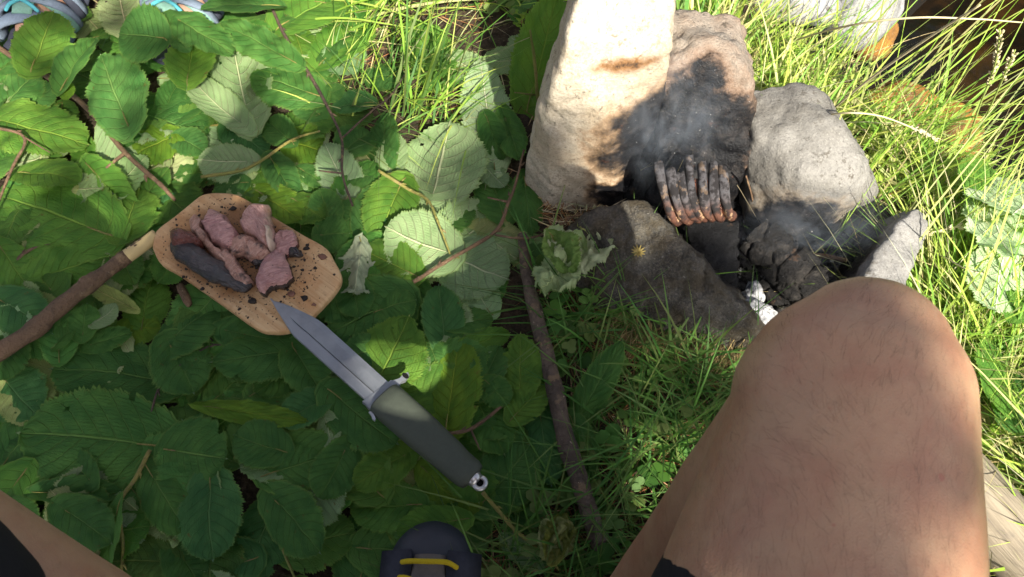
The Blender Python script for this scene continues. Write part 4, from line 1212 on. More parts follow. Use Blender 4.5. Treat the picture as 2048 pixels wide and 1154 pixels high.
meat('meat_strip', [(414, 462), (426, 436), (440, 434), (456, 446), (474, 468), (480, 484), (466, 500), (450, 500), (430, 484)], .024, m_pink2, 'thick folded pink strip at the upper left of the meat', seed=4, power=3)
meat('meat_strip', [(466, 494), (484, 482), (506, 484), (528, 494), (540, 510), (530, 524), (508, 524), (488, 516), (470, 516)], .020, m_strip, 'pale strip with a charred underside in the middle of the board', seed=5)
meat('meat_slice', [(492, 456), (500, 434), (522, 424), (540, 422), (541, 436), (548, 462), (552, 480), (548, 500), (536, 504), (520, 484), (500, 474)], .026, m_pink, 'topmost pink slice with a red rim', seed=6, power=3, edge=m_strip)
meat('meat_slice', [(552, 476), (572, 468), (592, 478), (596, 494), (582, 510), (566, 516), (554, 502)], .014, m_pink2, 'flat pink slice at the right of the meat', seed=7, power=4, edge=m_red)
meat('meat_slice', [(522, 580), (524, 552), (540, 526), (556, 514), (572, 520), (578, 540), (584, 560), (568, 576), (546, 580), (534, 592)], .020, m_pink2, 'lowest pink slice lying next to the knife tip', seed=8, power=4, edge=m_crust)
meat('gristle', [(541, 470), (549, 474), (553, 494), (551, 508), (545, 502)], .030, m_fat if False else plain('gristle', (0.50, 0.38, 0.30), 0.4), 'pale thread of gristle between two pink slices', seed=9, rough=.0006)
meat('char_piece', [(577, 506), (590, 499), (604, 508), (600, 514), (580, 514)], .007, m_crust, 'black charred bit right of the flat pink slice', seed=10)
meat('char_piece', [(500, 522), (520, 518), (540, 508), (548, 512), (530, 530), (512, 532)], .010, m_crust, 'black crust under the middle strip', seed=11)

# ---------------------------------------------------------------- knife
def mk_steel():
    t = NT('grey_blade_steel'); p = t.pos()
    n1 = t.noise(p, 30, 4, .6); n2 = t.noise(p, 300, 3, .6)
    col = t.mix(t.step(.35, .7, n1), (0.27, 0.285, 0.31), (0.20, 0.21, 0.235))
    col = t.mix(t.m('MULTIPLY', t.step(.72, .78, t.noise(p, 120, 3, .6)), .8), col, (0.05, 0.045, 0.04))
    return t.done(t.bsdf(col, t.m('ADD', .38, t.m('MULTIPLY', n1, .15)), t.bump(n2, .12, .0004), .5, 0.45))
m_steel = mk_steel()
m_grip = plain('grey_green_grip', (0.056, 0.066, 0.050), 0.6, 0.35, .3, 220, .25, .0004)
m_shiny = plain('bright_steel', (0.62, 0.60, 0.60), 0.30, 0.5, .2, 200, .1, .0003, 0.85)
m_hole_shade = plain('hole_shade', (0.01, 0.01, 0.01), 0.9, 0.1)  # black that stands in for shade inside the knife's holes
kt, kh = P(541, 597, .072), P(962, 972, .058)
kx = (kh - kt).normalized(); KL = (kh - kt).length
ky = Vector((0, 0, 1)).cross(kx).normalized(); kz = kx.cross(ky)
roll = Matrix.Rotation(R(-10), 3, kx)
ky = roll @ ky; kz = roll @ kz
def K(x, y, z): return kt + kx * (x * KL) + ky * y + kz * z      # x 0 tip..1 pommel, y across (+ towards upper right), z up
knife = empty('knife', K(.5, 0, 0), 'field knife with a grey steel blade and grey green handle', 'knife')
bl = 0.545
# blade: spine towards the lower left, cutting edge upper right
secs = []
for i in range(33):
    u = i / 32; x = u * bl
    belly = 0.0188 * min(1, (u / 0.36)) ** 0.46 if u < 0.36 else 0.0188 - 0.001 * sst(.36, 1, u)
    yb = -0.0165 + 0.010 * (1 - min(1, u / .34)) ** 1.2 * 0 - 0.0 * u
    ylow = -0.0142 * min(1, (u / 0.30)) ** 0.9
    yhi = belly - 0.006 * (1 - min(1, u / .3))
    if u == 0: ylow, yhi = -0.0006, 0.0006
    secs.append((x, ylow, max(yhi, ylow + .0008)))
V, F = [], []
cols = [0, .04, .30, .345, .365, .385, .43, .78, 1.0]
for (x, a, b) in secs:
    u = x / bl
    th = 0.0026 * min(1, .25 + u * 2)
    ful = sst(.20, .25, u)
    for k, cc in enumerate(cols):
        y = a + (b - a) * cc
        if k == 0: z = th * .75
        elif k == 8: z = 0.0002
        elif k == 7: z = th * .80
        elif k in (3, 5): z = th + .0006 * ful
        elif k == 4: z = th - .0019 * ful
        else: z = th
        V.append(K(x, y, z))
for (x, a, b) in secs:
    u = x / bl; th = 0.0026 * min(1, .25 + u * 2)
    for cc in (0, .5, 1.0):
        y = a + (b - a) * cc
        V.append(K(x, y, -th if cc == .5 else (-th * .75 if cc == 0 else -.0002)))
nc = len(cols); ns = len(secs); o2 = nc * ns
for i in range(ns - 1):
    for k in range(nc - 1):
        a = i * nc + k; F.append((a, a + nc, a + nc + 1, a + 1))
    for k in range(2):
        a = o2 + i * 3 + k; F.append((a, a + 1, a + 4, a + 3))
    F.append((i * nc, o2 + i * 3, o2 + i * 3 + 3, (i + 1) * nc))
    F.append((i * nc + nc - 1, (i + 1) * nc + nc - 1, o2 + i * 3 + 5, o2 + i * 3 + 2))
e = ns - 1
F.append(tuple([e * nc + k for k in range(nc)] + [o2 + e * 3 + 2, o2 + e * 3 + 1, o2 + e * 3]))
F.append(tuple(reversed([k for k in range(nc)] + [o2 + 2, o2 + 1, o2])))
me = mesh_of('blade', V, F, m_steel, smooth=False)
bm = bmesh.new(); bm.from_mesh(me); bmesh.ops.recalc_face_normals(bm, faces=bm.faces); bm.to_mesh(me); bm.free()
part('blade', me, knife)
def prism(poly, z0, z1, place):
    n = len(poly)
    V = [place(x, y, z0) for x, y in poly] + [place(x, y, z1) for x, y in poly]
    F = [tuple(reversed(range(n))), tuple(range(n, 2 * n))] + [(i, (i + 1) % n, n + (i + 1) % n, n + i) for i in range(n)]
    return V, F
# guard plate with the ring tab at its upper right end
g = [(.520, -.0185), (.530, -.0180), (.552, -.0190), (.566, -.0185), (.566, .021), (.562, .027), (.567, .0315), (.563, .0385), (.552, .0400), (.546, .0345), (.548, .0285), (.540, .0225), (.532, .0195)]
guard = part('guard', mesh_of('guard', *prism(g, -.0022, .0040, K), m_steel, smooth=False), knife)
c = [(.556 + math.cos(a) * .0052 / .34 * .9, .0348 + math.sin(a) * .0027) for a in np.linspace(0, 6.283, 13)[:-1]]
part('hole_shade_disc', mesh_of('hole_shade_disc', *prism(c, .0041, .0046, K), m_hole_shade, smooth=False), guard)  # black disc laid on the tab for the hole's shade
part('catch', mesh_of('catch', *prism([(.562, -.0225), (.578, -.0235), (.590, -.0255), (.600, -.0250), (.594, -.0225), (.580, -.0205), (.566, -.0195)], .001, .004, K), m_shiny, smooth=False), knife)
# handle: rounded tapering grip
V, F = [], []
hs = [(.556, .0180, .0105), (.562, .0202, .0125), (.60, .0206, .0140), (.68, .0202, .0145), (.75, .0198, .0142), (.77, .0192, .0138), (.86, .0180, .0130), (.91, .0176, .0128), (.945, .0168, .0122), (.962, .0150, .0108), (.966, .0120, .0088)]
NS = 24
for (x, w, h) in hs:
    for k in range(NS):
        a = 2 * math.pi * k / NS
        ca, sa = math.cos(a), math.sin(a)
        yy = math.copysign(abs(ca) ** .8, ca) * w; zz = math.copysign(abs(sa) ** .8, sa) * h
        dent = 0.0032 * math.exp(-((x - .915) / .022) ** 2) * max(0, sa) * max(0, ca) * 2
        V.append(K(x, yy - dent * .6, .0035 + zz - dent))
for i in range(len(hs) - 1):
    for k in range(NS):
        a, b = i * NS + k, i * NS + (k + 1) % NS
        F.append((a, a + NS, b + NS, b))
F.append(tuple(range(NS))); F.append(tuple(reversed(range((len(hs) - 1) * NS, len(hs) * NS))))
me = mesh_of('handle', V, F, m_grip)
bm = bmesh.new(); bm.from_mesh(me); bmesh.ops.recalc_face_normals(bm, faces=bm.faces); bm.to_mesh(me); bm.free()
part('handle', me, knife)
V, F = tube([K(.955, 0, .003), K(.972, 0, .003), K(.985, 0, .003)], [.0092, .0088, .0078], 16)
pom = part('pommel', mesh_of('pommel', V, F, m_shiny), knife)
ring = [K(.993 + math.cos(a) * .0185, math.sin(a) * .0064, .0045) for a in np.linspace(0, 6.283, 21)]
V, F = tube(ring, .0026, 8, cap=False)
part('lanyard_ring', mesh_of('lanyard_ring', V, F, m_shiny), pom)
V, F = tube([K(.993, 0, .001), K(.993, 0, .0022)], .0052, 14)
part('hole_shade_disc', mesh_of('hole_shade_disc', V, F, m_hole_shade), pom)  # black disc inside the ring, in place of shade there

# ---------------------------------------------------------------- fire pit
def mk_char(name, base=(0.013, 0.012, 0.012), grey=(0.085, 0.08, 0.078), k=0.35):
    t = NT(name); p = t.pos()
    n1 = t.noise(p, 60, 5, .65); n2 = t.noise(p, 330, 4, .7)
    col = t.mix(t.m('MULTIPLY', t.step(.48, .72, n1), k * 2), base, grey)
    col = t.mix(t.m('MULTIPLY', t.step(.70, .75, n2), .8), col, (0.42, 0.41, 0.41))
    brn = t.step(.64, .72, t.noise(p, 44, 3, .6))
    col = t.mix(t.m('MULTIPLY', brn, .5), col, (0.10, 0.055, 0.03))
    return t.done(t.bsdf(col, t.m('SUBTRACT', .92, t.m('MULTIPLY', n1, .35)), t.bump(n2, 1.0, .005), .35))
m_char = mk_char('charcoal', (0.005, 0.005, 0.006), (0.030, 0.029, 0.031), k=0.22)
m_char_grey = mk_char('charred_wood', (0.007, 0.006, 0.006), (0.050, 0.043, 0.038), 0.45)
def mk_ash():
    t = NT('ash'); p = t.pos()
    n1 = t.noise(p, 70, 6, .7); n2 = t.noise(p, 260, 4, .6)
    col = t.mix(t.step(.36, .60, n1), (0.10, 0.105, 0.12), (0.62, 0.62, 0.63))
    return t.done(t.bsdf(col, .95, t.bump(n2, .8, .004), .1))
m_ash = mk_ash()
def charlog(name, pts, rad, mat, label, group=None, cat='burnt log', flat=1.0):
    sp = spline(pts, 26)
    V, F = tube(sp, rad, 44, flat=flat, round_end=False)
    me = mesh_of(name, V, F, mat)
    ax = (sp[-1] - sp[0]).normalized(); o = sp[0]
    ref = Vector((0, 0, 1)).cross(ax).normalized(); up = ax.cross(ref)
    new = []
    for v in me.vertices:
        d = v.co - o
        q = Vector((d.dot(ax) * 36, d.dot(ref) * 22, d.dot(up) * 22))
        dist, _ = noise.voronoi(q + Vector((3, 1, 7)))
        e = max(0, 1 - (dist[1] - dist[0]) * 9)
        h = 0.0014 * noise.fractal(v.co * 150, .8, 2.1, 4)
        new.append(v.co + v.normal * (h - 0.0075 * e))
    for v, c in zip(me.vertices, new): v.co = c
    me.update()
    return link(name, me, None, label, cat, group)
CG = 'charred wood in the fire'
charlog('burnt_log', [P(1508, 468, .055), P(1570, 525, .052), P(1640, 590, .045), P(1710, 655, .04)], [.0255, .029, .030, .030], m_char_grey, 'cracked grey black log running from the fire under the knee', CG)
charlog('burnt_log', [P(1530, 560, .022), P(1566, 604, .022), P(1620, 670, .02)], [.0120, .0150, .016], m_char_grey, 'smaller split charred piece lying along the left of the cracked log', CG, flat=.8)
w = [P(*q) for q in ((1368, 440, .085), (1420, 428, .10), (1480, 432, .095), (1488, 470, .085), (1480, 560, .05), (1430, 600, .03), (1390, 540, .06), (1370, 470, .075))]
V, F = hull(w + [Vector((p.x, p.y, -.01)) for p in w])
me = fuse('charred_block', [(V, F)], .0045, 5)
roughen(me, .006, 34, 4, 4.4, ridged=.004, crack=.004, crack_scale=34); me.materials.append(m_char)
link('charred_block', me, None, 'black charred block of wood directly below the ribs', 'burnt log', CG)
for k, (a, b, s, lb) in enumerate(((1242, 376, 26, 'leftmost charcoal lump at the foot of the pale stone'), (1270, 392, 24, 'charcoal lump in front of the sooty stone base'), (1300, 378, 22, 'greyish charcoal lump beside the ribs'), (1320, 398, 18, 'small charcoal lump under the first rib'),
                                 (1262, 360, 18, 'small charcoal lump behind the others at the pale stone'), (1340, 470, 26, 'charcoal lump between the ribs and the mossy stone'), (1365, 520, 26, 'charcoal lump along the edge of the mossy stone'))):
    pts = [(a + s * math.cos(t) * r2.uniform(.7, 1.2), b + .7 * s * math.sin(t) * r2.uniform(.7, 1.2)) for t in np.linspace(0, 6.28, 8)[:-1]]
    me = blob('charcoal', pts, .004 if b > 400 else .01, .026 + .008 * (k % 3), m_char if k != 2 else m_char_grey, .004, 60, k * 3.1, rings=9)
    link('charcoal', me, None, lb, 'charcoal', CG)
for k, (pts, z, th, lb) in enumerate((([(1438, 588), (1452, 578), (1468, 584), (1472, 600), (1458, 606), (1442, 600)], .025, .018, 'small white ash lump at the corner of the mossy stone'),
                                    ([(1478, 590), (1500, 574), (1518, 588), (1524, 612), (1508, 622), (1486, 612)], .012, .026, 'white topped ash lump below the charred block'),
                                    ([(1462, 618), (1486, 604), (1514, 612), (1540, 634), (1552, 664), (1530, 690), (1500, 684), (1472, 654)], .008, .036, 'large grey ash heap against the knee'),
                                    ([(1390, 672), (1420, 662), (1450, 672), (1476, 690), (1460, 706), (1420, 700)], .006, .014, 'grey ash patch under the mossy stone'))):
    me = blob('ash_lump', pts, z, th, m_ash, .0045, 62, k * 2.3 + 1, rings=12)
    roughen(me, .0022, 150, 4, k, ridged=.002)
    link('ash_lump', me, None, lb, 'ash', 'ash lumps in the hearth')
mb = MB()
for k in range(800):
    a, b = r2.uniform(1330, 1720), r2.uniform(440, 720)
    if r2.random() < .35: a, b = r2.uniform(1380, 1560), r2.uniform(590, 740)
    q = P(a, b, 0.003); s = r2.uniform(.0008, .0045)
    V, F = crumb_mesh(k + 900)
    mb.add([Matrix.Rotation(r2.uniform(0, 6), 3, 'Z') @ v * s + q for v in V], F, 0 if r2.random() < .6 else 1)
link('ash_crumbs', mb.mesh('ash_crumbs', [m_ash, m_char]), kind='stuff')

# ---------------------------------------------------------------- rack of ribs leaning on the sooty stone
def mk_rib():
    t = NT('charred_rib'); p = t.pos()
    n1 = t.noise(p, 90, 5, .65); n2 = t.noise(p, 260, 4, .65); n3 = t.noise(t.scaled(p, (1, .7, .7)), 105, 3, .55)
    z = t.n('SeparateXYZ', 2, {0: p})
    low = t.step(.148, .092, z)
    hot = t.m('ADD', t.m('MULTIPLY', low, .24), n1)
    col = t.mix(t.step(.50, .72, hot), (0.012, 0.010, 0.011), (0.105, 0.046, 0.030))
    col = t.mix(t.m('MULTIPLY', t.step(.122, .145, z), t.step(.46, .60, n1)), col, (0.060, 0.058, 0.064))
    tan = t.m('MULTIPLY', t.step(.585, .61, n3), t.m('ADD', .15, low))
    col = t.mix(t.m('MULTIPLY', tan, .85), col, (0.42, 0.27, 0.155))
    col = t.mix(t.m('MULTIPLY', t.step(.60, .68, n2), .5), col, (0.02, 0.016, 0.016))
    return t.done(t.bsdf(col, t.m('SUBTRACT', .95, t.m('MULTIPLY', low, .5)), t.bump(n2, .6, .002), .4))
m_rib = mk_rib()
m_ribmeat = mk_meat('charred_rib_meat', (0.16, 0.055, 0.030), (0.05, 0.018, 0.014), (0.010, 0.008, 0.008), 0.2, .50, .66, 0.03, .3)
RIBS = [[(1316, 325), (1327, 377), (1341, 424), (1358, 446)], [(1340, 338), (1350, 391), (1364, 428), (1380, 444)], [(1358, 347), (1369, 396), (1384, 428), (1398, 440)], [(1377, 313), (1384, 391), (1398, 426), (1410, 438)],
        [(1404, 325), (1407, 391), (1415, 426), (1426, 436)], [(1427, 325), (1428, 391), (1434, 426), (1444, 436)], [(1445, 334), (1450, 391), (1458, 424), (1466, 434)]]
ribs = empty('rib_rack', P(1385, 440, .09), 'rack of charred ribs leaning against the sooty stone', 'ribs')
RZ = [.150, .140, .118, .098]
lines = []
for k, rb in enumerate(RIBS):
    pts = spline([P(x, y, z + .0015 * math.sin(k * 2)) for (x, y), z in zip(rb, RZ)], 6)
    lines.append(pts)
    # flat bone: squared section, broken top end
    V, F = [], []
    vd = Vector((0, -.6, .8))
    for i, q in enumerate(pts):
        tn = (pts[min(i + 1, len(pts) - 1)] - pts[max(i - 1, 0)]).normalized()
        sd_ = vd.cross(tn).normalized(); up_ = tn.cross(sd_)
        w_ = .0053 + .0007 * math.sin(i * .5 + k); h_ = .0042
        for (ca, sa) in ((-1, -.8), (-1, .15), (-.80, .68), (-.35, 1), (.35, 1), (.80, .68), (1, .15), (1, -.8)):
            jag = tn * (.004 * noise.noise(Vector((ca * 2 + k * 5, sa, 1)))) if i == 0 else Vector()
            V.append(q + sd_ * ca * w_ + up_ * sa * h_ + jag)
    for i in range(len(pts) - 1):
        for c_ in range(8):
            a_, b_ = i * 8 + c_, i * 8 + (c_ + 1) % 8
            F.append((a_, b_, b_ + 8, a_ + 8))
    F.append(tuple(reversed(range(8)))); F.append(tuple(range(len(V) - 8, len(V))))
    me = mesh_of('rib', V, F, m_rib)
    bm = bmesh.new(); bm.from_mesh(me); bmesh.ops.recalc_face_normals(bm, faces=bm.faces); bm.to_mesh(me); bm.free()
    roughen(me, .0005, 260, 2, k)
    part('rib', me, ribs)
V, F = [], []
N = len(lines[0]); cam_dir = Vector((0, -.6, .8))
for side in (1, -1):
    for k in range(len(lines)):
        for i in range(3, N):
            V.append(lines[k][i] - cam_dir * (.0030 if side == 1 else .012))
            if k + 1 < len(lines): V.append((lines[k][i] + lines[k + 1][i]) / 2 - cam_dir * (.0050 if side == 1 else .012))
m_ = N - 3
# reorder into a grid columns = ribs and gaps
grid = []
for side in (1, -1):
    g_ = []
    for k in range(len(lines)):
        g_.append([lines[k][i] - cam_dir * ((.0016 - .0060 * sst(.62, 1, i / N)) if side == 1 else .012) for i in range(3, N)])
        if k + 1 < len(lines): g_.append([(lines[k][i] + lines[k + 1][i]) / 2 - cam_dir * ((.0032 - .0068 * sst(.62, 1, i / N)) if side == 1 else .012) for i in range(3, N)])
    grid.append(g_)
V = [p for g_ in grid for c_ in g_ for p in c_]; nc_ = len(grid[0]); F = []
for sd in range(2):
    o = sd * nc_ * m_
    for c_ in range(nc_ - 1):
        for i in range(m_ - 1):
            a = o + c_ * m_ + i; q = (a, a + m_, a + m_ + 1, a + 1)
            F.append(q if sd else tuple(reversed(q)))
o = nc_ * m_
for i in range(m_ - 1):
    F.append((i, i + 1, o + i + 1, o + i)); a = (nc_ - 1) * m_ + i; F.append((a + 1, a, o + a, o + a + 1))
for c_ in range(nc_ - 1):
    a = c_ * m_; F.append((a + m_, a, o + a, o + a + m_)); a += m_ - 1; F.append((a, a + m_, o + a + m_, o + a))
me = mesh_of('meat', V, F, m_ribmeat)
part('meat', me, ribs)

# bits on the mossy stone and the ground
V, F = [], []
mb = MB(); c = P(1276, 505, .088)
for k in range(11):
    a = k / 11 * 6.28; d = Vector((math.cos(a), math.sin(a), .35))
    V, F = tube([c, c + d * .004, c + d * .0085 + Vector((0, 0, .001))], [.0006, .0014, .0003], 5)
    mb.add(V, F)
link('bud', mb.mesh('bud', plain('wilted_bud', (0.26, 0.20, 0.06), .6)), None, 'small wilted star shaped bud lying on the mossy stone', 'bud')
for (a, b, c_, d_, lb) in ((1062, 735, 1074, 752, 'pale curled shaving beside the middle stick'), (388, 566, 372, 604, None), (1480, 742, 1486, 752, 'white flake of ash near the calf')):
    if lb:
        V, F = tube(spline([P(a, b, .03), P((a + c_) / 2 - 4, (b + d_) / 2, .034), P(c_, d_, .03)], 4), [.001, .0022, .001], 6, flat=.4)
        link('shaving', mesh_of('shaving', V, F, plain('pale_shaving', (0.55, 0.52, 0.38), .6)), None, lb, 'shaving')
me = blob('bark_chip', [(352, 572), (366, 568), (384, 600), (378, 614), (368, 606)], .035, .006, m_bark, .0012, 90, 2)
link('bark_chip', me, None, 'brown curl of bark under the lower left edge of the board', 'bark chip')

# ---------------------------------------------------------------- smoke
def mk_smoke():
    t = NT('smoke')
    g = t.n('TexCoord', 3)
    r_ = t.n('VectorMath', 1, {0: g}, operation='LENGTH')
    fall = t.step(1.0, 0.15, r_)
    w_ = t.noise(t.scaled(g, (2.2, 1.6, 1.6)), 1.6, 4, .6, dist=1.2)
    dn = t.m('MULTIPLY', t.m('MULTIPLY', fall, t.step(.40, .72, w_)), 6.5)
    v = t.n('VolumePrincipled', 0, {'Color': (0.72, 0.82, 0.97, 1), 'Density': dn, 'Anisotropy': .2})
    t.t.links.new(v, t.out.inputs[1])
    return t.mat
m_smoke = mk_smoke()
for (c, s, lb) in ((P(1640, 455, .09), (.11, .06, .07), 'thin white smoke curling above the ash by the grey stone'), (P(1330, 235, .20), (.09, .08, .12), 'thin bluish smoke drifting before the sooty stone')):
    V, F = ellipsoid((0, 0, 0), (1, 1, 1), nu=20, nv=12)
    o = link('smoke', mesh_of('smoke', V, F, m_smoke), None, kind='stuff')
    o.location = c; o.scale = s
# ---------------------------------------------------------------- people
def mk_skin(name, base, red, dark):
    t = NT(name); p = t.pos()
    n1 = t.noise(p, 22, 4, .6); n2 = t.noise(p, 110, 5, .65); n3 = t.noise(p, 480, 3, .6)
    col = t.mix(t.step(.35, .7, n1), base, red)
    col = t.mix(t.m('MULTIPLY', t.step(.5, .75, n2), .35), col, dark)
    col = t.mix(t.m('MULTIPLY', t.step(.735, .77, t.noise(p, 90, 2, .5)), .5), col, (0.30, 0.08, 0.06))
    vor = t.n('TexVoronoi', 0, {'Vector': p, 'Scale': 520}, feature='DISTANCE_TO_EDGE')
    h = t.m('ADD', t.m('MULTIPLY', n3, .5), t.m('MULTIPLY', vor, .8))
    return t.done(t.bsdf(col, t.m('ADD', .40, t.m('MULTIPLY', n2, .15)), t.bump(h, .4, .0010), .45, sss=.22))
m_skin = mk_skin('skin', (0.385, 0.232, 0.142), (0.335, 0.17, 0.105), (0.215, 0.118, 0.07))
m_skin2 = mk_skin('skin_tan', (0.50, 0.31, 0.23), (0.44, 0.24, 0.17), (0.36, 0.2, 0.14))
m_shorts = plain('black_shorts', (0.012, 0.012, 0.016), .85, .2, .4, 300, .4, .0006)
m_shirt = plain('dark_shirt', (0.05, 0.055, 0.06), .9, .2, .3, 200, .4, .001)
m_hair = plain('brown_hair', (0.045, 0.028, 0.018), .5, .4, .4, 200)
m_boot = plain('boot_rubber', (0.028, 0.032, 0.046), .55, .45, .35, 120, .35, .0008, dark=.6)
m_bootcloth = plain('boot_suede', (0.040, 0.042, 0.058), .85, .2, .45, 260, .6, .0008)
m_tongue = plain('boot_tongue', (0.15, 0.13, 0.12), .85, .2, .4, 200, .5, .001)
m_yellow = plain('yellow_lace', (0.50, 0.37, 0.015), .8, .2, .35, 700, .7, .0006)
m_sole = plain('sole', (0.02, 0.02, 0.02), .8, .3)
m_turq = plain('turquoise_lace', (0.10, 0.42, 0.50), .7, .2, .3, 600, .6, .0006)
m_strap = plain('grey_blue_strap', (0.16, 0.20, 0.27), .8, .2, .4, 300, .5, .0008)
m_mint = plain('mint_lining', (0.20, 0.36, 0.30), .8, .2, .4, 300, .5, .0008)
m_strapdark = plain('dark_strap', (0.05, 0.055, 0.08), .85, .2)
m_eye = plain('eye', (0.75, 0.74, 0.72), .2, .5)
m_iris = plain('iris', (0.06, 0.10, 0.12), .2, .5)

def hand(w, d, curl, up):
    """palm and five bent fingers; w wrist, d direction, up back of the hand"""
    w, d, up = Vector(w), Vector(d).normalized(), Vector(up).normalized()
    s = d.cross(up).normalized(); up = s.cross(d)
    pr = [limb([w, w + d * .035, w + d * .085], [.024, .030, .032], 12, 4)]
    pr.append(ellipsoid(w + d * .055, (.04, .04, .028)))
    for k, (o, L) in enumerate(((-.030, .068), (-.010, .078), (.010, .072), (.030, .056))):
        a = w + d * .075 + s * o
        b = a + d * L * .45 - up * L * .08
        c = b + (d * (1 - curl) - up * curl).normalized() * L * .33
        e = c + (d * (1 - 1.6 * curl) - up * curl * 1.2).normalized() * L * .27
        pr.append(limb([a, b, c, e], [.0100, .0092, .0085, .0070], 10, 3))
    a = w + d * .025 - s * .028
    pr.append(limb([a, a + (d * .6 - s * .8).normalized() * .035, a + (d * .9 - s * .5 - up * .5).normalized() * .065], [.0125, .0108, .0085], 10, 3))
    return pr
def face(c, fwd, up, r):
    """head, nose, ears, jaw of a head centred at c"""
    c, f, u = Vector(c), Vector(fwd).normalized(), Vector(up).normalized()
    s = f.cross(u).normalized(); u = s.cross(f)
    M = Matrix((s, f, u)).transposed()
    pr = [ellipsoid(c, (.074, .094, .105), M, 24, 16), ellipsoid(c + f * .03 - u * .06, (.056, .062, .056), M), ellipsoid(c + f * .098 - u * .012, (.011, .016, .022), M),
          ellipsoid(c + f * .104 - u * .026, (.015, .014, .011), M), ellipsoid(c + f * .088 - u * .055, (.023, .012, .007), M), ellipsoid(c + f * .086 - u * .066, (.021, .012, .007), M),
          ellipsoid(c + f * .085 + u * .022, (.052, .016, .008), M)]
    for q in (-1, 1):
        pr.append(ellipsoid(c + s * q * .074 - f * .005 - u * .005, (.010, .018, .030), M))
    eyes = [ellipsoid(c + s * q * .030 + f * .079 + u * .006, (.0125, .0125, .0125), M) for q in (-1, 1)]
    iris = [ellipsoid(c + s * q * .030 + f * .0905 + u * .005, (.0055, .003, .0055), M) for q in (-1, 1)]
    hair = [ellipsoid(c - f * .018 + u * .022, (.081, .092, .098), M, 24, 16)]
    return pr, eyes, iris, hair
def merged(name, prims, mats, smooth=True):
    b = MB()
    for V, F in prims: b.add(V, F)
    return b.mesh(name, mats, smooth)

def boot(root, heel, toe, up=(0, 0, 1), ankle=None):
    """dark low boot with a rubber toe and yellow laces"""
    heel, toe = Vector(heel), Vector(toe)
    f = (toe - heel).normalized(); u = Vector((0, 0, 1)); s = f.cross(u).normalized(); L = (toe - heel).length
    M = Matrix((s, f, u)).transposed()
    def B(x, y, z): return heel + s * x + f * (y * L) + u * z
    up_ = [ellipsoid(B(0, .84, .030), (.046, .050, .032), M, 20, 12), ellipsoid(B(0.002, .66, .034), (.049, .070, .040), M, 20, 12), ellipsoid(B(0, .45, .046), (.042, .08, .050), M, 20, 12),
           ellipsoid(B(0, .16, .045), (.036, .055, .048), M, 20, 12), limb([B(0, .22, .05), B(0, .20, .09), B(0, .18, .13)], [.042, .042, .044], 18, 4)]
    part('upper', fuse_mat('upper', up_, .004, 5, m_boot), root)
    so = [ellipsoid(B(0, .80, .012), (.050, .062, .014), M, 20, 8), ellipsoid(B(.002, .6, .011), (.052, .08, .014), M, 20, 8), ellipsoid(B(0, .34, .011), (.042, .09, .014), M, 20, 8), ellipsoid(B(0, .14, .012), (.040, .052, .015), M, 20, 8)]
    part('sole', fuse_mat('sole', so, .004, 2, m_sole), root)
    # raised quarter panels on both sides of the tongue
    for q in (-1, 1):
        rows = []
        for k in range(9):
            y = .90 - k * .065
            hgt = .064 + .040 * (1 - sst(.40, .84, y))
            inn = B(q * (.017 + .004 * (k % 2 == 0) * .3), y, hgt)
            mid = B(q * .034, y, hgt - .010)
            out = B(q * .0475, y, .045)
            rows.append([inn, mid, out])
        pr = [limb([r[c] for r in rows], [.0042] * 4, 8, 2) for c in range(3)]
        V, F = [], []
        for r in rows:
            V += [r[0] + u * .0025, r[1] + u * .003 + s * q * .001, r[2] + s * q * .003, r[2] - s * q * .004, r[1] - u * .006, r[0] - u * .004]
        for k in range(8):
            for c in range(6):
                a = k * 6 + c; b = k * 6 + (c + 1) % 6
                F.append((a, b, b + 6, a + 6))
        F.append(tuple(range(6))); F.append(tuple(reversed(range(48, 54))))
        me = mesh_of('eyelet_panel', V, F, m_bootcloth)
        bm = bmesh.new(); bm.from_mesh(me); bmesh.ops.recalc_face_normals(bm, faces=bm.faces); bm.to_mesh(me); bm.free()
        part('eyelet_panel', me, root)
    tg = spline([B(0, .88, .058), B(0, .70, .075), B(0, .45, .094), B(0, .30, .115)], 5)
    V, F = tube(tg, [.016, .019, .020, .020], 14, flat=.28, upref=tuple(u))
    part('tongue', mesh_of('tongue', V, F, m_tongue), root)
    for k in range(4):
        y = .85 - k * .092; h = .072 + .010 * k
        sl = 0 if k == 0 else (.05 if k % 2 else -.05)
        pts = spline([B(-.026, y + sl * .6, h - .006), B(-.018, y + sl * .5, h + .001), B(0, y, h + .003), B(.018, y - sl * .5, h + .001), B(.027, y - sl * .7 - .012, h - .008)], 4)
        V, F = tube(pts, .0026, 8, round_end=True)
        part('lace', mesh_of('lace', V, F, m_yellow), root)
def fuse_mat(name, prims, voxel, it, mat):
    me = fuse(name, prims, voxel, it); me.materials.append(mat); return me
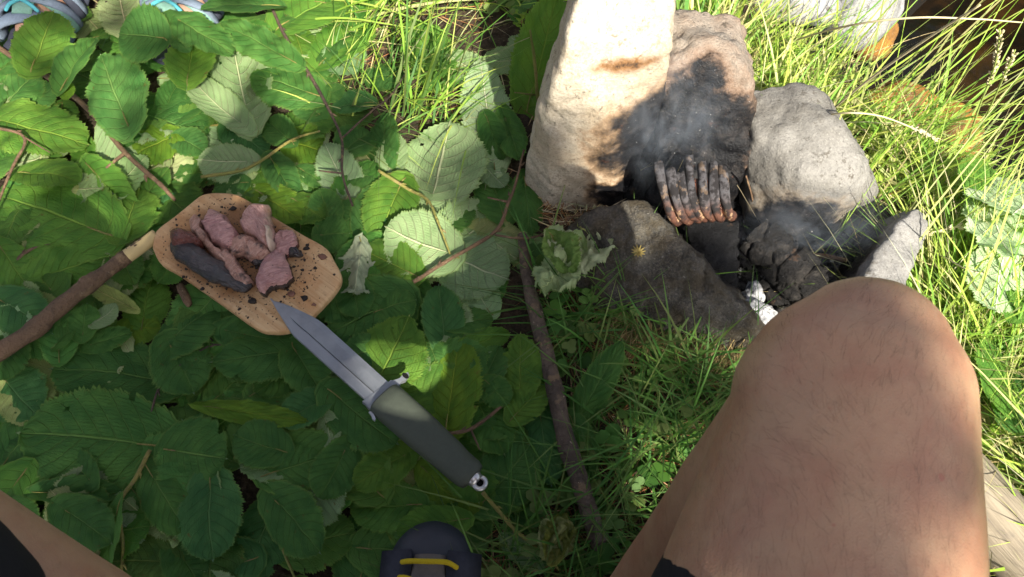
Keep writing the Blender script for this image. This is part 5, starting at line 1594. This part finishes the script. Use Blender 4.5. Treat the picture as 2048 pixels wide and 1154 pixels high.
def sandal(root, heel, toe):
    """strappy open sandal with mint lining and turquoise laces"""
    heel, toe = Vector(heel), Vector(toe)
    f = (toe - heel).normalized(); u = Vector((0, 0, 1)); s = f.cross(u).normalized(); L = (toe - heel).length
    M = Matrix((s, f, u)).transposed()
    def B(x, y, z): return heel + s * x + f * (y * L) + u * z
    so = [ellipsoid(B(0, .82, .012), (.050, .060, .014), M, 20, 8), ellipsoid(B(0, .58, .012), (.050, .08, .014), M, 20, 8), ellipsoid(B(0, .34, .012), (.042, .09, .014), M, 20, 8), ellipsoid(B(0, .14, .012), (.040, .052, .015), M, 20, 8)]
    part('sole', fuse_mat('sole', so, .005, 2, m_strapdark), root)
    part('toe_cap', fuse_mat('toe_cap', [ellipsoid(B(0, .955, .020), (.042, .024, .016), M)], .004, 2, m_strapdark), root)
    def band(y0, y1, z, hw, mat, r=.0065):
        pts = spline([B(-hw, y0, .018), B(-hw * .85, y0 + (y1 - y0) * .2, z * .72), B(-hw * .3, (y0 + y1) / 2 - .01, z), B(hw * .3, (y0 + y1) / 2 + .01, z), B(hw * .85, y1 - (y1 - y0) * .2, z * .72), B(hw, y1, .018)], 4)
        V, F = tube(pts, r, 8, flat=.45, upref=(0, 0, 1))
        part('strap', mesh_of('strap', V, F, mat), root)
    band(.86, .86, .056, .050, m_strap, .012); band(.74, .80, .066, .052, m_strap, .010); band(.80, .72, .065, .052, m_mint, .007); band(.64, .70, .074, .052, m_strap, .010)
    band(.70, .60, .073, .052, m_strapdark, .007); band(.50, .52, .088, .046, m_strap, .011)
    V, F = tube(spline([B(0, .86, .062), B(0, .72, .072), B(0, .58, .083), B(0, .42, .10)], 4), [.014, .017, .017, .016], 12, flat=.35, upref=(0, 0, 1))
    part('tongue', mesh_of('tongue', V, F, m_mint), root)
    for k in range(5):
        y = .84 - k * .075; h = .072 + .0085 * k
        for q in (-1, 1):
            pts = spline([B(q * .022, y, h - .008), B(q * .012, y - .02, h), B(-q * .012, y - .06, h + .004), B(-q * .022, y - .075, h)], 4)
            V, F = tube(pts, .0027, 7, round_end=True)
            part('lace', mesh_of('lace', V, F, m_turq), root)
    for q in (-1, 1):
        pts = spline([B(0, .62, .088), B(q * .02, .66, .104), B(q * .045, .72, .09), B(q * .03, .80, .078), B(q * .006, .66, .09)], 5)
        V, F = tube(pts, .0027, 7, round_end=True)
        part('lace', mesh_of('lace', V, F, m_turq), root)

def person(label, J, skin, tf, shoes):
    """J: joint positions; tf: function world <- figure space"""
    T = lambda p: tf(Vector(p))
    root = empty('person', T(J['pelvis']) * 1.0, label, 'person')
    pr = []
    hd = T(J['head']); fw = (T(Vector(J['head']) + Vector(J['look'])) - hd); up = (T(Vector(J['head']) + Vector((0, 0.0, 1))) - hd)
    hp, eyes, iris, hair = face(hd, fw, up, .1)
    pr += hp
    pel, ch, nk = Vector(J['pelvis']), Vector(J['chest']), Vector(J['neck'])
    pr.append(limb([T(nk - Vector((0, 0, .06))), T(nk), hd - (hd - T(nk)) * .25], [.062, .056, .055], 18, 5))
    torso = lambda e: [limb([T(pel + Vector((0, 0, -.02))), T(pel * .6 + ch * .4), T(ch), T(ch * .35 + nk * .65)], [.130 + e, .125 + e, .130 + e, .085 + e], 22, 6),
                       limb([T(Vector(J['shL'])), T(ch * .2 + nk * .8), T(Vector(J['shR']))], [.058 + e, .075 + e, .058 + e], 18, 6),
                       limb([T(Vector(J['hipL'])), T(pel), T(Vector(J['hipR']))], [.098 + e, .105 + e, .098 + e], 18, 6),
                       limb([T(ch + Vector((-.085, 0, .01))), T(ch + Vector((.085, 0, .01)))], [.105 + e, .105 + e], 18, 5)]
    pr += torso(-.006)
    sleeves = []
    for q in 'LR':
        sh, el, wr = Vector(J['sh' + q]), Vector(J['el' + q]), Vector(J['wr' + q])
        pr.append(limb([T(sh), T(sh * .5 + el * .5), T(el)], [.052, .047, .040], 16, 5))
        pr.append(limb([T(el), T(el * .6 + wr * .4), T(wr)], [.041, .041, .028], 16, 5))
        pr += hand(T(wr), T(Vector(J['wr' + q]) + Vector(J['hd' + q])) - T(wr), .55, T(Vector(J['wr' + q]) + Vector(J['hu' + q])) - T(wr))
        sleeves.append(limb([T(sh), T(sh * .5 + el * .5), T(sh * .35 + el * .65)], [.062, .058, .058], 16, 5))
    cloth = []
    for q in 'LR':
        hip, kn, an = Vector(J['hip' + q]), Vector(J['kn' + q]), Vector(J['an' + q])
        kr = J.get('kr', 1.0)
        th = [T(hip), T(hip * .65 + kn * .35), T(hip * .3 + kn * .7), T(kn)]
        pr.append(limb(th, [.084, .074 * kr, .083 * kr, .060 * kr], 24, 6))
        out = (kn - hip).normalized(); sh_ = (an - kn).normalized()
        mid = (kn * .62 + an * .38) - (out - sh_ * out.dot(sh_)) * .014
        pr.append(limb([T(kn), T(mid), T(kn * .3 + an * .7), T(an)], [.054 * kr, .056, .042, .036], 22, 6))
        # knee cap and the pads beside it
        kc = kn + (out * .75 - sh_ * .35).normalized() * .020
        pr.append(ellipsoid(T(kc), (.046 * kr, .046 * kr, .043 * kr)))
        pr.append(limb([T(kn + out.cross(sh_).normalized() * q_ * .022 * kr + out * .002 + Vector((0, 0, .006))) for q_ in (-1, 1)], [.0425 * kr] * 2, 18, 4))
        wv = out.cross(sh_).normalized()
        for z_ in (-1, 1):
            pr.append(ellipsoid(T(kn + wv * z_ * .024 * kr - out * .012), (.043 * kr, .045 * kr, .045 * kr)))
            pr.append(ellipsoid(T(kn + wv * z_ * .030 - out * .075 - sh_ * .010), (.044, .060, .044)))
        he, to = J['foot' + q]
        he, to = Vector(he), Vector(to); fd = (to - he)
        pr.append(limb([T(an), T(he + fd * .22 + Vector((0, 0, .045))), T(he + fd * .6 + Vector((0, 0, .034))), T(he + fd * .86 + Vector((0, 0, .026)))], [.036, .036, .036, .026], 16, 5))
        pr.append(limb([T(an), T(he + fd * .12 + Vector((0, 0, .03)))], [.034, .030], 14, 3))
        hem = J['hem' + q]
        c0, c1 = hip * (1 - hem) + kn * hem, hip * (1 - hem * .5) + kn * hem * .5
        cloth.append(limb([T(hip), T(c1), T(c0)], [.092, .083, .089 * kr + .002], 26, 6))
    body = fuse_mat('body', pr, .005, 6, skin)
    part('body', body, root)
    part('shirt', fuse_mat('shirt', torso(.010)[:2] + torso(.010)[3:] + sleeves, .008, 4, m_shirt), root)
    part('shorts', fuse_mat('shorts', torso(.012)[2:3] + cloth + [limb([T(pel + Vector((0, 0, -.02))), T(pel * .72 + ch * .28)], [.138, .136], 22, 5)], .007, 3, m_shorts), root)
    part('hair', fuse_mat('hair', hair, .006, 2, m_hair), root)
    ey = part('eyes', merged('eyes', eyes, m_eye), root)
    part('iris', merged('iris', iris, m_iris), ey)
    for q in 'LR':
        he, to = J['foot' + q]
        shoes(root, T(he), T(to))
    return root, body

JA = dict(pelvis=(-.04, -.30, .30), chest=(0.0, -.42, .57), neck=(0.0, -.42, .76), head=(.01, -.40, .90), look=(0, .8, -.5),
          shL=(-.175, -.41, .70), shR=(.155, -.41, .69), elL=(-.27, -.19, .57), elR=(.31, -.13, .595), wrL=(-.11, -.07, .765), wrR=(.065, -.155, .63),
          hdL=(.75, .1, .75), hdR=(-1, -.05, .05), huL=(-.3, 1, 0), huR=(0, 1, .3),
          hipL=(-.20, -.262, .325), hipR=(.090, -.24, .32), knL=(-.408, .105, .43), knR=(.200, .158, .440), anL=(-.098, -.085, .10), anR=(.115, .07, .10),
          footL=((-.088, -.100, 0), (-.080, .152, 0)), footR=((.085, .045, 0), (.33, .125, 0)), hemL=.76, hemR=.64, kr=1.06)
pa, body_a = person('seated person in black shorts with bare knees and dark boots', JA, m_skin, lambda p: p, boot)

# body hair on the visible thigh and knee
me = body_a
hv, hf = [], []
r3 = random.Random(3)
polys = [p_ for p_ in me.polygons if .04 < p_.center.x < .33 and -.02 < p_.center.y < .24 and p_.center.z > .15 and p_.normal.dot((Vector((0, 0, CAM_H)) - p_.center)) > 0]
for k in range(2600):
    p_ = polys[r3.randrange(len(polys))]
    nrm = p_.normal; c = p_.center + Vector((r3.uniform(-.003, .003), r3.uniform(-.003, .003), 0)) * .8
    fl = noise.noise(c * 14) * 1.6
    d = Vector((math.sin(fl) + r3.gauss(.1, .28), math.cos(fl) + r3.gauss(0, .28), r3.gauss(-.1, .2))); d = (d - nrm * d.dot(nrm)).normalized()
    sd = nrm.cross(d); L = r3.uniform(.004, .014); w_ = .00005
    bend = r3.uniform(-.4, .4)
    o = len(hv)
    for t_ in (0, .33, .66, 1):
        q = c + d * L * t_ + sd * bend * L * t_ * t_ + nrm * (.0004 + .22 * L * t_ * (1.1 - t_))
        hv += [q - sd * w_ * (1 - .6 * t_), q + sd * w_ * (1 - .6 * t_)]
    for t_ in range(3):
        hf.append((o + 2 * t_, o + 2 * t_ + 1, o + 2 * t_ + 3, o + 2 * t_ + 2))
part('leg_hair', mesh_of('leg_hair', hv, hf, m_hair), pa, kind='stuff')

# second person facing the fire, only the sandals reach into the picture
import copy
JB = dict(pelvis=(0, -.33, .32), chest=(0, -.31, .64), neck=(0, -.27, .82), head=(0, -.24, .98), look=(0, .8, -.4),
          shL=(-.17, -.28, .78), shR=(.17, -.28, .78), elL=(-.25, -.12, .58), elR=(.25, -.12, .58), wrL=(-.13, .05, .52), wrR=(.13, .05, .52), hdL=(.3, 1, -.3), hdR=(-.3, 1, -.3), huL=(0, .3, 1), huR=(0, .3, 1),
          hipL=(-.09, -.30, .34), hipR=(.09, -.30, .34), knL=(-.13, .06, .46), knR=(.13, .06, .46), anL=(-.105, .02, .11), anR=(.105, .02, .11),
          footL=((-.10, -.05, .012), (-.085, .20, .012)), footR=((.10, -.05, .012), (.112, .20, .012)), hemL=.85, hemR=.85)
tA, tB = P(292, 118, .02), P(122, 126, .02)       # toes of the two sandals
def tfB(p):
    q = Vector((-p.x, -p.y, p.z))
    off = (tA + tB) / 2 - Vector((-(JB['footL'][1][0] + JB['footR'][1][0]) / 2, -.20, 0))
    return q + Vector((off.x, off.y, 0))
person('person sitting opposite in strappy grey sandals with turquoise laces', JB, m_skin2, tfB, sandal)
# ---------------------------------------------------------------- unseen tree behind that dapples the light, crown placed to shade chosen spots
tree = empty('shade_tree', (-0.7, -4.6, 0), 'unseen leafy tree behind the seated person with a crown placed to cast shade', 'tree')
trunk = spline([(-.7, -4.6, -.1), (-.6, -4.4, 1.2), (-.3, -4.0, 2.4), (.2, -3.4, 3.3), (.8, -2.9, 3.8)], 8)
V, F = tube(trunk, [.10, .085, .07, .05, .03], 12, bump=.15)
mb = MB().add(V, F)
tr_rng = random.Random(17)
crown_pts = []
KEEP_LIT = [(870, 370, 140), (900, 490, 110), (980, 200, 90), (870, 760, 85), (920, 700, 60), (940, 940, 80), (500, 140, 50), (860, 95, 70), (590, 30, 60), (90, 470, 100), (150, 310, 60), (1010, 110, 120), (240, 510, 70), (680, 60, 70)]
def dapple(px, py, z, k, spread, lo=3.0, hi=6.2):
    """crown leaves put between the sun and one spot to shade it"""
    g = P(px, py, z)
    for _ in range(max(1, round(k * (.16 if py < 560 and px < 1200 and z < .2 else .8)))):
        q = g + Vector((tr_rng.gauss(0, spread), tr_rng.gauss(0, spread), 0))
        qx, qy = proj(q)
        if z > .3 and (qx > 1865 - .12 * max(0, qy - 760) or qx > 1750 or qx > 1680 and tr_rng.random() < .6): continue
        if z < .2 and any(math.hypot(qx - a, qy - b) < r and tr_rng.random() < .85 for a, b, r in KEEP_LIT): continue
        crown_pts.append(q + S * tr_rng.uniform(lo, hi))
# (pixel, height, leaves, spread): spots shaded by placed crown leaves, with gaps left for sun
for spec in [(40, 180, .04, 14, .05), (200, 190, .04, 18, .06), (340, 230, .05, 26, .06), (330, 90, .06, 24, .06), (130, 270, .04, 9, .06), (620, 190, .04, 24, .06), (760, 210, .04, 34, .07), (860, 230, .03, 26, .05),
             (740, 300, .04, 12, .04), (660, 270, .04, 10, .05), (480, 285, .04, 14, .05), (420, 350, .04, 16, .05), (300, 400, .04, 8, .05), (690, 470, .05, 26, .06), (600, 440, .06, 12, .05), (480, 520, .07, 17, .06), (620, 560, .07, 24, .06),
             (180, 440, .05, 5, .05), (440, 40, .05, 14, .06), (40, 40, .05, 14, .06), (290, 30, .06, 40, .05), (120, 50, .06, 30, .05),
             (1680, 650, .5, 40, .030), (1600, 720, .48, 36, .035), (1740, 760, .48, 20, .025), (1560, 800, .42, 22, .04), (1700, 900, .47, 40, .05), (1800, 1000, .46, 30, .04),
             (60, 700, .04, 60, .09), (60, 860, .05, 40, .1), (240, 700, .04, 50, .09), (430, 690, .04, 40, .08), (600, 800, .04, 40, .1), (400, 850, .05, 50, .1), (200, 1000, .05, 30, .1), (1360, 560, .09, 30, .035), (1450, 600, .08, 14, .03), (1230, 700, .03, 16, .06), (1150, 900, .03, 14, .06)]:
    dapple(*spec)
for _ in range(900):                     # the rest of the crown, behind and above
    a = tr_rng.uniform(0, 6.28); r_ = tr_rng.random() ** .5 * 1.6
    crown_pts.append(Vector((-1.6 + math.cos(a) * r_, -4.2 + math.sin(a) * r_ * .8, 3.6 + tr_rng.gauss(0, .5))))
V, F, UV = [], [], []
for c in crown_pts:
    L = tr_rng.uniform(.045, .085); a = tr_rng.uniform(0, 6.28)
    n_ = Vector((tr_rng.gauss(0, .45), tr_rng.gauss(0, .45), 1)).normalized()
    x_ = (Vector((math.cos(a), math.sin(a), 0)) - n_ * n_.dot(Vector((math.cos(a), math.sin(a), 0)))).normalized(); y_ = n_.cross(x_)
    o = len(V)
    for (u, v) in ((0, 0), (.25, .36), (.6, .42), (.88, .24), (1.04, 0), (.88, -.24), (.6, -.42), (.25, -.36)):
        V.append(c + x_ * (u - .5) * L + y_ * v * L + n_ * (-.15 * (u - .5) ** 2 * L)); UV.append((u, v + .5))
    F.append(tuple(range(o, o + 8)))
part('crown', mesh_of('crown', V, F, m_leaf, uv=UV), tree)
far = trunk[-1]
for k in range(26):                      # limbs reaching into the crown
    e = crown_pts[tr_rng.randrange(len(crown_pts))]
    s_ = trunk[min(len(trunk) - 1, 14 + k % (len(trunk) - 14))]
    V, F = tube(spline([s_, (s_ + e) / 2 + Vector((0, 0, .12)), e], 6), [.016, .010, .004], 6)
    mb.add(V, F)
part('trunk', mb.mesh('trunk', m_bark_grey), tree)
